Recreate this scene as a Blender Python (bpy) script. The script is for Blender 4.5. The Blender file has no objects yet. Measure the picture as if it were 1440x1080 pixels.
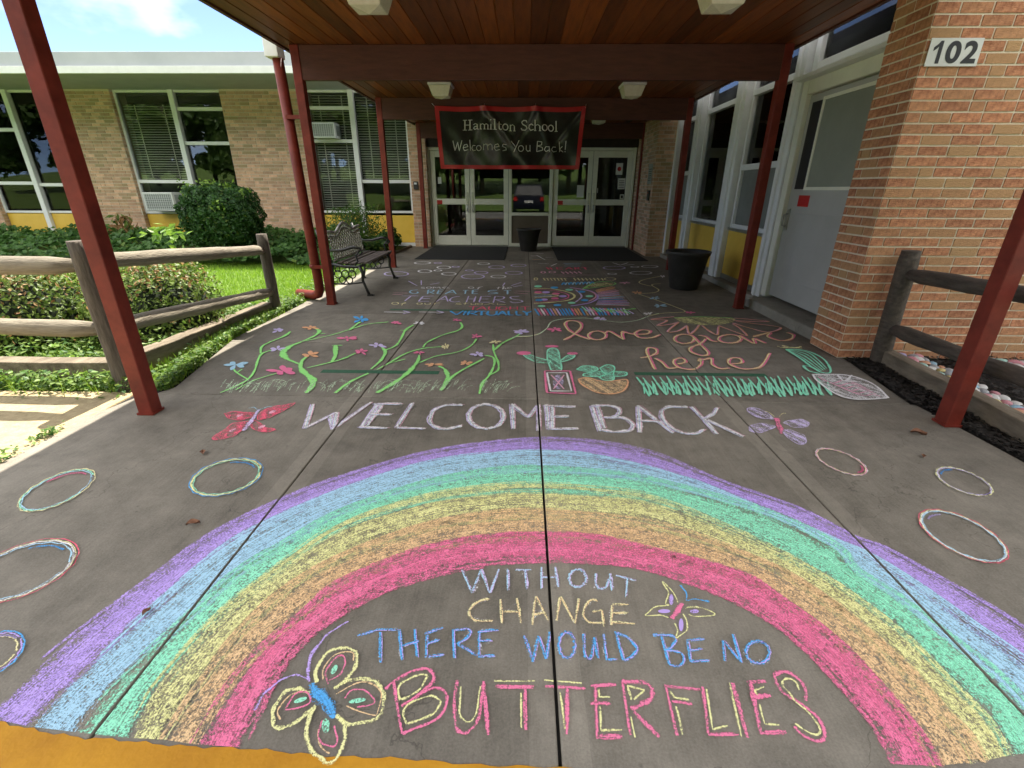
import bpy, math, random
import numpy as np
from mathutils import Matrix, Vector, Euler

random.seed(7)
RNG = np.random.default_rng(11)
SC = bpy.context.scene
COL = SC.collection
PI = math.pi

# ------------------------------------------------------------------ camera
CAM_H, CAM_F, CAM_PITCH, CAM_YAW, CAM_ROLL = 1.264, 660.022, 0.3929, 0.0227, 0.0046
cam_d = bpy.data.cameras.new('camera')
cam_d.sensor_width = 36.0
cam_d.lens = CAM_F / 1440.0 * 36.0
cam_d.clip_start, cam_d.clip_end = 0.05, 2000.0
cam = bpy.data.objects.new('camera', cam_d)
COL.objects.link(cam)
cam.matrix_world = (Matrix.Translation((0, 0, CAM_H)) @ Matrix.Rotation(CAM_YAW, 4, 'Z')
                    @ Matrix.Rotation(PI / 2 - CAM_PITCH, 4, 'X') @ Matrix.Rotation(CAM_ROLL, 4, 'Z'))
SC.camera = cam

# ------------------------------------------------------------------ world, sun, exposure
SUN = Vector((0.02, 0.56, 1.0)).normalized()
world = bpy.data.worlds.new('World')
SC.world = world
world.use_nodes = True
wn, wl = world.node_tree.nodes, world.node_tree.links
wn.clear()
w_out = wn.new('ShaderNodeOutputWorld')
w_bg = wn.new('ShaderNodeBackground')
w_sky = wn.new('ShaderNodeTexSky')
w_sky.sky_type = 'NISHITA'
w_sky.sun_disc = False
w_sky.sun_elevation = math.asin(SUN.z)
w_sky.sun_rotation = math.atan2(SUN.x, SUN.y)
w_sky.air_density, w_sky.dust_density, w_sky.ozone_density = 0.27, 0.0, 1.0
w_bg.inputs['Strength'].default_value = 0.10
# bright broken clouds, added outside the view to fill the shade under the canopy
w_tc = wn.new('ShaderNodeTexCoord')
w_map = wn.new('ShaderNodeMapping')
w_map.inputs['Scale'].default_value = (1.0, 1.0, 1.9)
w_map.inputs['Location'].default_value = (5.48, 2.84, 0.0)  # offset picked for clear sky in view and bright cloud to the left
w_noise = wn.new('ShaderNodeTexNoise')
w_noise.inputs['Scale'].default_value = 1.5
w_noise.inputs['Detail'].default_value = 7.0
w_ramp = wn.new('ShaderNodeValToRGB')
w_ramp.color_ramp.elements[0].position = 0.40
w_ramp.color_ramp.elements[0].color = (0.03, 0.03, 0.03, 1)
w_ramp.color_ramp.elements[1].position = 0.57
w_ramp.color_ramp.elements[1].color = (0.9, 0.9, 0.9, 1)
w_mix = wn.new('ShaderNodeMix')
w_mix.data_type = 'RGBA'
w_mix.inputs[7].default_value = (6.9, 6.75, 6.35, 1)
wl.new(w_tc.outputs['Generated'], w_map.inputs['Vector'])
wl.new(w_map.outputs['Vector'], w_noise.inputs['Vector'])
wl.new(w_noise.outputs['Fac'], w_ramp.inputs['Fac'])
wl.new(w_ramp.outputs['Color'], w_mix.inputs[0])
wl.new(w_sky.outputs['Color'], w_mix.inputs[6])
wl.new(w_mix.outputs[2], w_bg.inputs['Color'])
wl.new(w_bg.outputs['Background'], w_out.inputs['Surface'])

sun_d = bpy.data.lights.new('sun', 'SUN')
sun_d.energy = 2.7
sun_d.angle = math.radians(0.53)
sun_d.color = (1.0, 0.93, 0.81)
sun = bpy.data.objects.new('sun', sun_d)
COL.objects.link(sun)
sun.rotation_euler = SUN.to_track_quat('Z', 'Y').to_euler()
sun.location = (0, 30, 50)

SC.view_settings.view_transform = 'Standard'
SC.view_settings.look = 'None'
SC.view_settings.exposure = 2.46
SC.view_settings.gamma = 1.0
SC.view_settings.use_curve_mapping = False
SC.cycles.use_denoising = True
SC.cycles.max_bounces = 10
SC.cycles.diffuse_bounces = 5
SC.cycles.glossy_bounces = 4
SC.cycles.transmission_bounces = 6
SC.cycles.transparent_max_bounces = 24
SC.cycles.sample_clamp_indirect = 6.0
SC.cycles.caustics_reflective = False
SC.cycles.caustics_refractive = False

# ------------------------------------------------------------------ pixel -> place helpers
def px_ray(u, v):
    a, b = (u - 720) / CAM_F, (v - 540) / CAM_F
    cr, sr = math.cos(CAM_ROLL), math.sin(CAM_ROLL)
    a, b = a * cr + b * sr, -a * sr + b * cr
    yr = math.cos(CAM_PITCH) - b * math.sin(CAM_PITCH)
    z = -math.sin(CAM_PITCH) - b * math.cos(CAM_PITCH)
    return (a * math.cos(CAM_YAW) - yr * math.sin(CAM_YAW), a * math.sin(CAM_YAW) + yr * math.cos(CAM_YAW), z)

def G(u, v, z=0.0):
    r = px_ray(u, v)
    t = (z - CAM_H) / r[2]
    return (r[0] * t, r[1] * t, z)

def AY(u, v, Y):
    r = px_ray(u, v)
    t = Y / r[1]
    return (r[0] * t, Y, r[2] * t + CAM_H)

def px_m(u, v):
    """metres covered by one pixel of width on the ground at that pixel"""
    r = px_ray(u, v)
    return (-CAM_H / r[2]) / CAM_F

# ------------------------------------------------------------------ object helpers
def wloc(o):
    p = Vector((0, 0, 0))
    while o is not None:
        p += o.location
        o = o.parent
    return p

def tag(o, label=None, cat=None, group=None, kind=None):
    if label: o['label'] = label
    if cat: o['category'] = cat
    if group: o['group'] = group
    if kind: o['kind'] = kind
    return o

def thing(name, loc, label, cat, group=None):
    o = bpy.data.objects.new(name, None)
    o.empty_display_size = 0.1
    COL.objects.link(o)
    o.location = loc
    return tag(o, label, cat, group)

def link_mesh(name, me, parent=None, loc=(0, 0, 0)):
    o = bpy.data.objects.new(name, me)
    COL.objects.link(o)
    if parent is not None:
        o.parent = parent
        o.location = Vector(loc) - wloc(parent)
    else:
        o.location = loc
    return o

class MB:
    """collects faces and links them as one mesh object whose origin is at its base"""
    def __init__(s):
        s.v, s.f, s.m, s.uv, s.sm = [], [], [], None, []
    def add(s, verts, faces, mi=0, smooth=False):
        b = len(s.v)
        s.v.extend(tuple(p) for p in verts)
        for f in faces:
            s.f.append(tuple(i + b for i in f)); s.m.append(mi); s.sm.append(smooth)
        return s
    def box(s, x0, x1, y0, y1, z0, z1, mi=0):
        if x0 > x1: x0, x1 = x1, x0
        if y0 > y1: y0, y1 = y1, y0
        if z0 > z1: z0, z1 = z1, z0
        return s.add([(x0,y0,z0),(x1,y0,z0),(x1,y1,z0),(x0,y1,z0),(x0,y0,z1),(x1,y0,z1),(x1,y1,z1),(x0,y1,z1)],
              [(3,2,1,0),(4,5,6,7),(0,1,5,4),(1,2,6,5),(2,3,7,6),(3,0,4,7)], mi)
    def bar(s, p0, p1, w, h, mi=0, up=(0,0,1)):
        """box section w x h from p0 to p1"""
        p0, p1 = Vector(p0), Vector(p1)
        d = (p1 - p0).normalized()
        up = Vector(up)
        if abs(d.dot(up)) > 0.98: up = Vector((1, 0, 0))
        a = d.cross(up).normalized() * (w / 2); b = a.cross(d).normalized() * (h / 2)
        vs = [p + sa * a + sb * b for p in (p0, p1) for sa, sb in ((-1,-1),(1,-1),(1,1),(-1,1))]
        return s.add(vs, [(0,1,2,3),(7,6,5,4),(1,0,4,5),(2,1,5,6),(3,2,6,7),(0,3,7,4)], mi)
    def tube(s, pts, r, n=8, mi=0, cap=True, smooth=True):
        pts = [Vector(p) for p in pts]
        rs = r if isinstance(r, (list, tuple)) else [r] * len(pts)
        vs, fs = [], []
        a = None
        for i, p in enumerate(pts):
            d = (pts[min(i + 1, len(pts) - 1)] - pts[max(i - 1, 0)]).normalized()
            if a is None:
                rf = Vector((0, 0, 1)) if abs(d.z) < 0.9 else Vector((1, 0, 0))
                a = d.cross(rf)
            a = (a - d * a.dot(d)).normalized(); b = a.cross(d).normalized()
            for k in range(n):
                t = 2 * PI * k / n
                vs.append(p + (a * math.cos(t) + b * math.sin(t)) * rs[i])
        for i in range(len(pts) - 1):
            for k in range(n):
                k2 = (k + 1) % n
                fs.append((i*n+k, i*n+k2, (i+1)*n+k2, (i+1)*n+k))
        s.add(vs, fs, mi, smooth)
        if cap:
            b = len(s.v) - len(vs)
            s.f.append(tuple(b + k for k in range(n))[::-1]); s.m.append(mi); s.sm.append(False)
            s.f.append(tuple(b + (len(pts)-1)*n + k for k in range(n))); s.m.append(mi); s.sm.append(False)
        return s
    def lathe(s, cx, cy, prof, n=32, mi=0, smooth=True):
        vs, fs = [], []
        for r, z in prof:
            for k in range(n):
                t = 2 * PI * k / n
                vs.append((cx + r * math.cos(t), cy + r * math.sin(t), z))
        for i in range(len(prof) - 1):
            for k in range(n):
                k2 = (k + 1) % n
                fs.append((i*n+k, i*n+k2, (i+1)*n+k2, (i+1)*n+k))
        return s.add(vs, fs, mi, smooth)
    def prism(s, poly, z0, z1, mi=0):
        n = len(poly)
        vs = [(x, y, z0) for x, y in poly] + [(x, y, z1) for x, y in poly]
        return s.add(vs, [tuple(range(n))[::-1], tuple(range(n, 2*n))] + [(i, (i+1)%n, n+(i+1)%n, n+i) for i in range(n)], mi)
    def build(s, name, mats, parent=None, bevel=0, seg=2, origin=None):
        if not isinstance(mats, (list, tuple)): mats = [mats]
        A = np.array(s.v, dtype=float)
        if origin is None:
            lo, hi = A.min(0), A.max(0)
            origin = ((lo[0]+hi[0])/2, (lo[1]+hi[1])/2, lo[2])
        A = A - np.array(origin)
        me = bpy.data.meshes.new(name)
        me.from_pydata(A.tolist(), [], s.f)
        for m in mats: me.materials.append(m)
        me.polygons.foreach_set('material_index', s.m)
        me.polygons.foreach_set('use_smooth', s.sm)
        if s.uv is not None:
            l = me.uv_layers.new(name='UVMap')
            flat = []
            for p in me.polygons:
                for vi in p.vertices: flat.extend(s.uv[vi])
            l.data.foreach_set('uv', flat)
        me.update()
        o = link_mesh(name, me, parent, origin)
        if bevel:
            b = o.modifiers.new('bevel', 'BEVEL'); b.width = bevel; b.segments = seg; b.limit_method = 'ANGLE'
        return o

def copy_tree(o, parent=None, loc=None):
    c = o.copy(); COL.objects.link(c); c.parent = parent
    if loc is not None: c.location = loc
    for ch in list(o.children): copy_tree(ch, c)
    return c

# ------------------------------------------------------------------ materials
def lin(r, g, b):
    f = lambda c: (c/255)/12.92 if c/255 <= 0.04045 else (((c/255)+0.055)/1.055)**2.4
    return (f(r), f(g), f(b))

def mat(name, c0, c1=None, scale=8.0, rough=0.7, metal=0.0, bump=0.0, bscale=None, detail=5.0, spec=0.4, stretch=None, island=0.0, c2=None, contrast=(0.3, 0.7), coord='Object', wear=None):
    """colour noise between c0 and c1 (and c2 by piece), fine bump"""
    m = bpy.data.materials.new(name); m.use_nodes = True
    N, L = m.node_tree.nodes, m.node_tree.links
    p = N['Principled BSDF']
    p.inputs['Roughness'].default_value = rough
    p.inputs['Metallic'].default_value = metal
    p.inputs['Specular IOR Level'].default_value = spec
    c1 = c1 or c0
    tc = N.new('ShaderNodeTexCoord')
    vec = tc.outputs[coord]
    if coord == 'World':
        pass
    if stretch:
        mp = N.new('ShaderNodeMapping'); mp.inputs['Scale'].default_value = stretch
        L.new(vec, mp.inputs['Vector']); vec = mp.outputs['Vector']
    nz = N.new('ShaderNodeTexNoise'); nz.inputs['Scale'].default_value = scale; nz.inputs['Detail'].default_value = detail
    nz.inputs['Roughness'].default_value = 0.65
    L.new(vec, nz.inputs['Vector'])
    rp = N.new('ShaderNodeValToRGB')
    rp.color_ramp.elements[0].position, rp.color_ramp.elements[1].position = contrast
    rp.color_ramp.elements[0].color = (*c0, 1); rp.color_ramp.elements[1].color = (*c1, 1)
    L.new(nz.outputs['Fac'], rp.inputs['Fac'])
    colour = rp.outputs['Color']
    if island > 0:
        ge = N.new('ShaderNodeNewGeometry'); oi = N.new('ShaderNodeObjectInfo')
        ad = N.new('ShaderNodeMath'); ad.operation = 'ADD'
        L.new(ge.outputs['Random Per Island'], ad.inputs[0]); L.new(oi.outputs['Random'], ad.inputs[1])
        fr = N.new('ShaderNodeMath'); fr.operation = 'FRACT'; L.new(ad.outputs[0], fr.inputs[0])
        mr = N.new('ShaderNodeMapRange'); mr.inputs['To Min'].default_value = 1 - island; mr.inputs['To Max'].default_value = 1 + island
        L.new(fr.outputs[0], mr.inputs['Value'])
        mu = N.new('ShaderNodeMix'); mu.data_type = 'RGBA'; mu.blend_type = 'MULTIPLY'; mu.inputs[0].default_value = 1
        L.new(colour, mu.inputs[6]); L.new(mr.outputs[0], mu.inputs[7]); colour = mu.outputs[2]
        if c2:
            wn_ = N.new('ShaderNodeTexWhiteNoise'); wn_.noise_dimensions = '1D'; L.new(fr.outputs[0], wn_.inputs['W'])
            pw = N.new('ShaderNodeMath'); pw.operation = 'POWER'; pw.inputs[1].default_value = 4.0; L.new(wn_.outputs['Value'], pw.inputs[0])
            mx = N.new('ShaderNodeMix'); mx.data_type = 'RGBA'; mx.inputs[7].default_value = (*c2, 1)
            L.new(pw.outputs[0], mx.inputs[0]); L.new(colour, mx.inputs[6]); colour = mx.outputs[2]
    if wear:                                 # chips and rubbed spots showing another colour
        wc, ws, th = wear
        n3 = N.new('ShaderNodeTexNoise'); n3.inputs['Scale'].default_value = ws; n3.inputs['Detail'].default_value = 8; n3.inputs['Roughness'].default_value = 0.75
        L.new(tc.outputs[coord], n3.inputs['Vector'])
        wr = N.new('ShaderNodeMapRange'); wr.inputs['From Min'].default_value = th; wr.inputs['From Max'].default_value = th + 0.04
        L.new(n3.outputs['Fac'], wr.inputs['Value'])
        wm = N.new('ShaderNodeMix'); wm.data_type = 'RGBA'; wm.inputs[7].default_value = (*wc, 1)
        L.new(wr.outputs[0], wm.inputs[0]); L.new(colour, wm.inputs[6]); colour = wm.outputs[2]
    L.new(colour, p.inputs['Base Color'])
    if bump > 0:
        n2 = N.new('ShaderNodeTexNoise'); n2.inputs['Scale'].default_value = bscale or scale * 6; n2.inputs['Detail'].default_value = 4
        L.new(vec, n2.inputs['Vector'])
        bp = N.new('ShaderNodeBump'); bp.inputs['Strength'].default_value = bump; bp.inputs['Distance'].default_value = 0.01
        L.new(n2.outputs['Fac'], bp.inputs['Height']); L.new(bp.outputs['Normal'], p.inputs['Normal'])
    return m

def leaf_mat(name, ca, cb, transl=0.35, rough=0.5):
    m = bpy.data.materials.new(name); m.use_nodes = True
    N, L = m.node_tree.nodes, m.node_tree.links
    p = N['Principled BSDF']; p.inputs['Roughness'].default_value = rough; p.inputs['Specular IOR Level'].default_value = 0.35
    ge = N.new('ShaderNodeNewGeometry')
    mx = N.new('ShaderNodeMix'); mx.data_type = 'RGBA'; mx.inputs[6].default_value = (*ca, 1); mx.inputs[7].default_value = (*cb, 1)
    L.new(ge.outputs['Random Per Island'], mx.inputs[0])
    L.new(mx.outputs[2], p.inputs['Base Color'])
    tr = N.new('ShaderNodeBsdfTranslucent'); L.new(mx.outputs[2], tr.inputs['Color'])
    ms = N.new('ShaderNodeMixShader'); ms.inputs[0].default_value = transl
    L.new(p.outputs[0], ms.inputs[1]); L.new(tr.outputs[0], ms.inputs[2])
    L.new(ms.outputs[0], N['Material Output'].inputs['Surface'])
    return m

def glass_mat(name, ior=1.75, tint=(0.75, 0.8, 0.78)):
    m = bpy.data.materials.new(name); m.use_nodes = True
    N, L = m.node_tree.nodes, m.node_tree.links
    N.remove(N['Principled BSDF'])
    fr = N.new('ShaderNodeFresnel'); fr.inputs['IOR'].default_value = ior
    tr = N.new('ShaderNodeBsdfTransparent'); tr.inputs['Color'].default_value = (*tint, 1)
    gl = N.new('ShaderNodeBsdfGlossy'); gl.inputs['Roughness'].default_value = 0.004
    nz = N.new('ShaderNodeTexNoise'); nz.inputs['Scale'].default_value = 0.8
    tc = N.new('ShaderNodeTexCoord'); L.new(tc.outputs['Object'], nz.inputs['Vector'])
    bp = N.new('ShaderNodeBump'); bp.inputs['Strength'].default_value = 0.05; bp.inputs['Distance'].default_value = 0.01
    L.new(nz.outputs['Fac'], bp.inputs['Height']); L.new(bp.outputs['Normal'], gl.inputs['Normal'])
    ms = N.new('ShaderNodeMixShader')
    L.new(fr.outputs[0], ms.inputs[0]); L.new(tr.outputs[0], ms.inputs[1]); L.new(gl.outputs[0], ms.inputs[2])
    L.new(ms.outputs[0], N['Material Output'].inputs['Surface'])
    return m

JOINTS_X = (-1.062, 0.104, 1.324)
JOINTS_Y = (2.80, 3.96, 5.015, 7.22, 9.35)

def concrete_mat(name, ca, cb, bands=True, rough=0.85):
    m = bpy.data.materials.new(name); m.use_nodes = True
    N, L = m.node_tree.nodes, m.node_tree.links
    p = N['Principled BSDF']; p.inputs['Roughness'].default_value = rough; p.inputs['Specular IOR Level'].default_value = 0.3
    ge = N.new('ShaderNodeNewGeometry')
    def noise(scale, detail=4, rgh=0.6, vec=None):
        n = N.new('ShaderNodeTexNoise'); n.inputs['Scale'].default_value = scale; n.inputs['Detail'].default_value = detail
        n.inputs['Roughness'].default_value = rgh
        L.new(vec or ge.outputs['Position'], n.inputs['Vector']); return n.outputs['Fac']
    def math_(op, a, b=None, c=None):
        n = N.new('ShaderNodeMath'); n.operation = op
        for i, x in enumerate((a, b, c)):
            if x is None: continue
            if isinstance(x, (int, float)): n.inputs[i].default_value = x
            else: L.new(x, n.inputs[i])
        return n.outputs[0]
    big = noise(0.9, 5, 0.6); mid = noise(7, 6, 0.7); fine = noise(160, 3, 0.6)
    mp = N.new('ShaderNodeMapping'); mp.inputs['Scale'].default_value = (90, 3.0, 1); L.new(ge.outputs['Position'], mp.inputs['Vector'])
    broom = noise(1.0, 3, 0.6, mp.outputs['Vector'])
    f = math_('MULTIPLY', big, 0.55)
    f = math_('MULTIPLY_ADD', mid, 0.45, f)
    f = math_('MULTIPLY_ADD', fine, 0.30, f)
    f = math_('MULTIPLY_ADD', broom, 0.16, f)
    f = math_('SUBTRACT', f, 0.23)
    f = math_('MULTIPLY_ADD', math_('SUBTRACT', f, 0.5), 1.35, 0.5)
    if bands:
        sp = N.new('ShaderNodeSeparateXYZ'); L.new(ge.outputs['Position'], sp.inputs[0])
        x = math_('MULTIPLY_ADD', noise(3.0, 2), 0.02, sp.outputs['X'])
        tot = None
        for j in JOINTS_X:
            d = math_('ABSOLUTE', math_('SUBTRACT', x, j + 0.01))
            b = math_('LESS_THAN', d, 0.075)
            tot = b if tot is None else math_('ADD', tot, b)
        f = math_('MULTIPLY_ADD', tot, 0.11, f)
    rp = N.new('ShaderNodeValToRGB')
    rp.color_ramp.elements[0].position, rp.color_ramp.elements[1].position = 0.22, 0.78
    rp.color_ramp.elements[0].color = (*ca, 1); rp.color_ramp.elements[1].color = (*cb, 1)
    L.new(f, rp.inputs['Fac'])
    oi = N.new('ShaderNodeObjectInfo')
    mr = N.new('ShaderNodeMapRange'); mr.inputs['To Min'].default_value = 0.86; mr.inputs['To Max'].default_value = 1.12
    L.new(oi.outputs['Random'], mr.inputs['Value'])
    # dark specks and old spots
    vo = N.new('ShaderNodeTexVoronoi'); vo.inputs['Scale'].default_value = 9.0; L.new(ge.outputs['Position'], vo.inputs['Vector'])
    sp2 = N.new('ShaderNodeMapRange'); sp2.inputs['From Min'].default_value = 0.03; sp2.inputs['From Max'].default_value = 0.07
    sp2.inputs['To Min'].default_value = 0.72; sp2.inputs['To Max'].default_value = 1.0
    L.new(vo.outputs['Distance'], sp2.inputs['Value'])
    k = math_('MULTIPLY', mr.outputs[0], sp2.outputs[0])
    # dirty patches, hairline cracks
    st = N.new('ShaderNodeMapRange'); st.inputs['From Min'].default_value = 0.56; st.inputs['From Max'].default_value = 0.74
    st.inputs['To Min'].default_value = 1.0; st.inputs['To Max'].default_value = 0.68
    L.new(noise(1.7, 7, 0.72), st.inputs['Value']); k = math_('MULTIPLY', k, st.outputs[0])
    wv = N.new('ShaderNodeTexVoronoi'); wv.feature = 'DISTANCE_TO_EDGE'; wv.inputs['Scale'].default_value = 0.55
    ds = N.new('ShaderNodeVectorMath'); ds.operation = 'ADD'
    nv = N.new('ShaderNodeTexNoise'); nv.inputs['Scale'].default_value = 2.5; nv.inputs['Detail'].default_value = 6; L.new(ge.outputs['Position'], nv.inputs['Vector'])
    L.new(ge.outputs['Position'], ds.inputs[0]); L.new(nv.outputs['Color'], ds.inputs[1]); L.new(ds.outputs[0], wv.inputs['Vector'])
    ck = N.new('ShaderNodeMapRange'); ck.inputs['From Max'].default_value = 0.0022; ck.inputs['To Min'].default_value = 0.62
    L.new(wv.outputs['Distance'], ck.inputs['Value']); k = math_('MULTIPLY', k, ck.outputs[0])
    mu = N.new('ShaderNodeMix'); mu.data_type = 'RGBA'; mu.blend_type = 'MULTIPLY'; mu.inputs[0].default_value = 1
    L.new(rp.outputs['Color'], mu.inputs[6]); L.new(k, mu.inputs[7])
    L.new(mu.outputs[2], p.inputs['Base Color'])
    bp = N.new('ShaderNodeBump'); bp.inputs['Strength'].default_value = 0.35; bp.inputs['Distance'].default_value = 0.004
    L.new(math_('MULTIPLY_ADD', broom, 0.5, fine), bp.inputs['Height']); L.new(bp.outputs['Normal'], p.inputs['Normal'])
    return m

def chalk_mat(name, rgb, cover=0.05, streak=(6.0, 2.5), k=0.64):
    """powdery pigment caught on the grain of the concrete: opaque where it caught, clear between"""
    c = tuple(x / k for x in lin(*rgb)); c = tuple(0.5 * min(0.9, x) + 0.5 * x * min(1.0, 0.88 / max(c)) for x in c)
    m = bpy.data.materials.new(name); m.use_nodes = True
    N, L = m.node_tree.nodes, m.node_tree.links
    p = N['Principled BSDF']; p.inputs['Roughness'].default_value = 1.0; p.inputs['Specular IOR Level'].default_value = 0.0
    p.inputs['Base Color'].default_value = (*c, 1)
    ge = N.new('ShaderNodeNewGeometry'); uv = N.new('ShaderNodeUVMap')
    def math_(op, a, b=None, cc=None):
        n = N.new('ShaderNodeMath'); n.operation = op
        for i, x in enumerate((a, b, cc)):
            if x is None: continue
            if isinstance(x, (int, float)): n.inputs[i].default_value = x
            else: L.new(x, n.inputs[i])
        return n.outputs[0]
    def noise(vec, scale, detail, rgh=0.6):
        n = N.new('ShaderNodeTexNoise'); n.inputs['Scale'].default_value = scale; n.inputs['Detail'].default_value = detail
        n.inputs['Roughness'].default_value = rgh
        L.new(vec, n.inputs['Vector']); return n.outputs['Fac']
    mp = N.new('ShaderNodeMapping'); mp.inputs['Scale'].default_value = (streak[0], streak[1], 1); L.new(uv.outputs['UV'], mp.inputs['Vector'])
    n1 = noise(ge.outputs['Position'], 165, 3, 0.75)
    n2 = noise(mp.outputs['Vector'], 1.0, 4, 0.65)
    n3 = noise(ge.outputs['Position'], 30, 2)
    sx = N.new('ShaderNodeSeparateXYZ'); L.new(uv.outputs['UV'], sx.inputs[0])
    e = math_('ABSOLUTE', math_('MULTIPLY_ADD', sx.outputs['Y'], 2.0, -1.0))
    e = math_('MULTIPLY', math_('POWER', e, 3.0), -0.17)
    v = math_('MULTIPLY', n1, 0.55)
    v = math_('MULTIPLY_ADD', n2, 0.40, v)
    v = math_('MULTIPLY_ADD', n3, 0.20, v)
    v = math_('ADD', v, e)
    v = math_('SUBTRACT', v, 0.575 - cover)
    a = N.new('ShaderNodeMath'); a.operation = 'MULTIPLY_ADD'; a.use_clamp = True
    L.new(v, a.inputs[0]); a.inputs[1].default_value = 10.0; a.inputs[2].default_value = 0.5
    al = math_('MULTIPLY', a.outputs[0], 0.92)
    sp = N.new('ShaderNodeSeparateXYZ'); L.new(ge.outputs['Position'], sp.inputs[0])
    for j in JOINTS_X:                      # the open slab joints hold no chalk
        al = math_('MULTIPLY', al, math_('GREATER_THAN', math_('ABSOLUTE', math_('SUBTRACT', sp.outputs['X'], j)), 0.0055))
    for j in JOINTS_Y[:3]:
        al = math_('MULTIPLY', al, math_('GREATER_THAN', math_('ABSOLUTE', math_('SUBTRACT', sp.outputs['Y'], j)), 0.005))
    tr = N.new('ShaderNodeBsdfTransparent')
    ms = N.new('ShaderNodeMixShader')
    L.new(al, ms.inputs[0]); L.new(tr.outputs[0], ms.inputs[1]); L.new(p.outputs[0], ms.inputs[2])
    L.new(ms.outputs[0], N['Material Output'].inputs['Surface'])
    return m

M = {}
M['slab'] = concrete_mat('slab_concrete', (0.106, 0.095, 0.078), (0.29, 0.262, 0.219))
M['old_concrete'] = concrete_mat('old_concrete', (0.16, 0.15, 0.125), (0.34, 0.32, 0.27), bands=False)
M['sand_paving'] = mat('sand_paving', (0.29, 0.225, 0.125), (0.46, 0.37, 0.22), scale=30, rough=0.95, bump=0.5, bscale=160, coord='Object')
M['joint'] = mat('joint_dirt', (0.012, 0.011, 0.01), (0.03, 0.027, 0.024), scale=20, rough=1)
M['yellow_paint'] = mat('yellow_kerb_paint', (0.44, 0.195, 0.008), (0.58, 0.28, 0.014), scale=6, rough=0.75, bump=0.25, bscale=60)
M['asphalt'] = mat('asphalt', (0.15, 0.147, 0.14), (0.22, 0.215, 0.205), scale=40, rough=0.95, bump=0.3)
M['road_paint'] = mat('road_paint', (0.7, 0.7, 0.68), (0.8, 0.8, 0.78), rough=0.8)
M['soil'] = mat('soil', (0.03, 0.022, 0.014), (0.08, 0.06, 0.04), scale=15, rough=1, bump=0.8)
M['grass_ground'] = mat('grass_ground', (0.065, 0.125, 0.018), (0.135, 0.205, 0.04), scale=5, rough=1, bump=0.6)
M['mulch_base'] = mat('mulch_base', (0.010, 0.008, 0.007), (0.028, 0.023, 0.019), scale=50, rough=1, bump=1.0)
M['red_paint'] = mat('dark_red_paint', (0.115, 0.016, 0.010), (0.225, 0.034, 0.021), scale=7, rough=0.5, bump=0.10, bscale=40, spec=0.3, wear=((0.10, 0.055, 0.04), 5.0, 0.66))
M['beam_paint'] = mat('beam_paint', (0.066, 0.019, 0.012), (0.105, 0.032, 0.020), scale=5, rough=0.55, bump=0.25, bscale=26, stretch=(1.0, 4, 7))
M['ceiling_wood'] = mat('ceiling_wood', (0.085, 0.021, 0.004), (0.26, 0.072, 0.012), scale=3.2, rough=0.42, bump=0.10, bscale=18, stretch=(9, 0.7, 9), island=0.50, detail=7)
M['roof_metal'] = mat('roof_metal', (0.55, 0.56, 0.58), (0.68, 0.69, 0.71), scale=2, rough=0.5)
M['white_paint'] = mat('white_paint', (0.70, 0.71, 0.69), (0.80, 0.81, 0.79), scale=5, rough=0.5, bump=0.05)
M['cream_metal'] = mat('cream_metal', (0.76, 0.76, 0.64), (0.86, 0.86, 0.74), scale=4, rough=0.42, bump=0.03)
M['steel'] = mat('brushed_steel', (0.45, 0.45, 0.43), (0.55, 0.55, 0.52), scale=20, rough=0.35, metal=0.9)
M['yellow_panel'] = mat('yellow_panel', (0.70, 0.45, 0.06), (0.80, 0.53, 0.09), scale=3, rough=0.35, bump=0.03)
M['soffit'] = mat('soffit_paint', (0.42, 0.42, 0.48), (0.50, 0.50, 0.56), scale=3, rough=0.8)
M['fascia'] = mat('fascia_metal', (0.40, 0.42, 0.45), (0.48, 0.50, 0.53), scale=1.5, rough=0.5)
M['brick'] = mat('red_brick', (0.31, 0.115, 0.058), (0.63, 0.295, 0.158), scale=26, rough=0.9, bump=0.6, bscale=110, island=0.16, c2=(0.46, 0.28, 0.14), contrast=(0.36, 0.66), wear=((0.22, 0.13, 0.085), 16.0, 0.68))
M['tan_brick'] = mat('tan_brick', (0.45, 0.265, 0.165), (0.66, 0.44, 0.30), scale=9, rough=0.9, bump=0.3, island=0.26, c2=(0.36, 0.27, 0.15))
M['mortar'] = mat('mortar', (0.68, 0.59, 0.45), (0.80, 0.72, 0.57), scale=30, rough=0.95, bump=0.3)
M['tan_mortar'] = mat('tan_mortar', (0.52, 0.43, 0.31), (0.62, 0.54, 0.42), scale=30, rough=0.95)
M['glass'] = glass_mat('window_glass', 1.5, (0.88, 0.9, 0.89))
M['dark_room'] = mat('dark_room', (0.09, 0.087, 0.08), (0.14, 0.135, 0.125), scale=2, rough=0.9)
M['blind'] = mat('blind_slat', (0.70, 0.69, 0.60), (0.80, 0.79, 0.70), scale=3, rough=0.5)
M['curtain'] = mat('curtain', (0.10, 0.11, 0.14), (0.20, 0.21, 0.25), scale=3, rough=0.9, stretch=(10, 1, 0.4))
M['screen'] = mat('screen_mesh', (0.16, 0.17, 0.155), (0.21, 0.22, 0.20), scale=4, rough=0.7)
M['grey_door'] = mat('grey_door', (0.42, 0.42, 0.395), (0.49, 0.49, 0.465), scale=2, rough=0.45, bump=0.05, wear=((0.27, 0.27, 0.26), 3.0, 0.69))
M['green_glass'] = mat('frosted_panel', (0.25, 0.27, 0.225), (0.31, 0.33, 0.28), scale=2, rough=0.35)
M['black_metal'] = mat('black_cast_iron', (0.012, 0.012, 0.013), (0.03, 0.03, 0.03), scale=20, rough=0.35, bump=0.15, spec=0.6)
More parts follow.
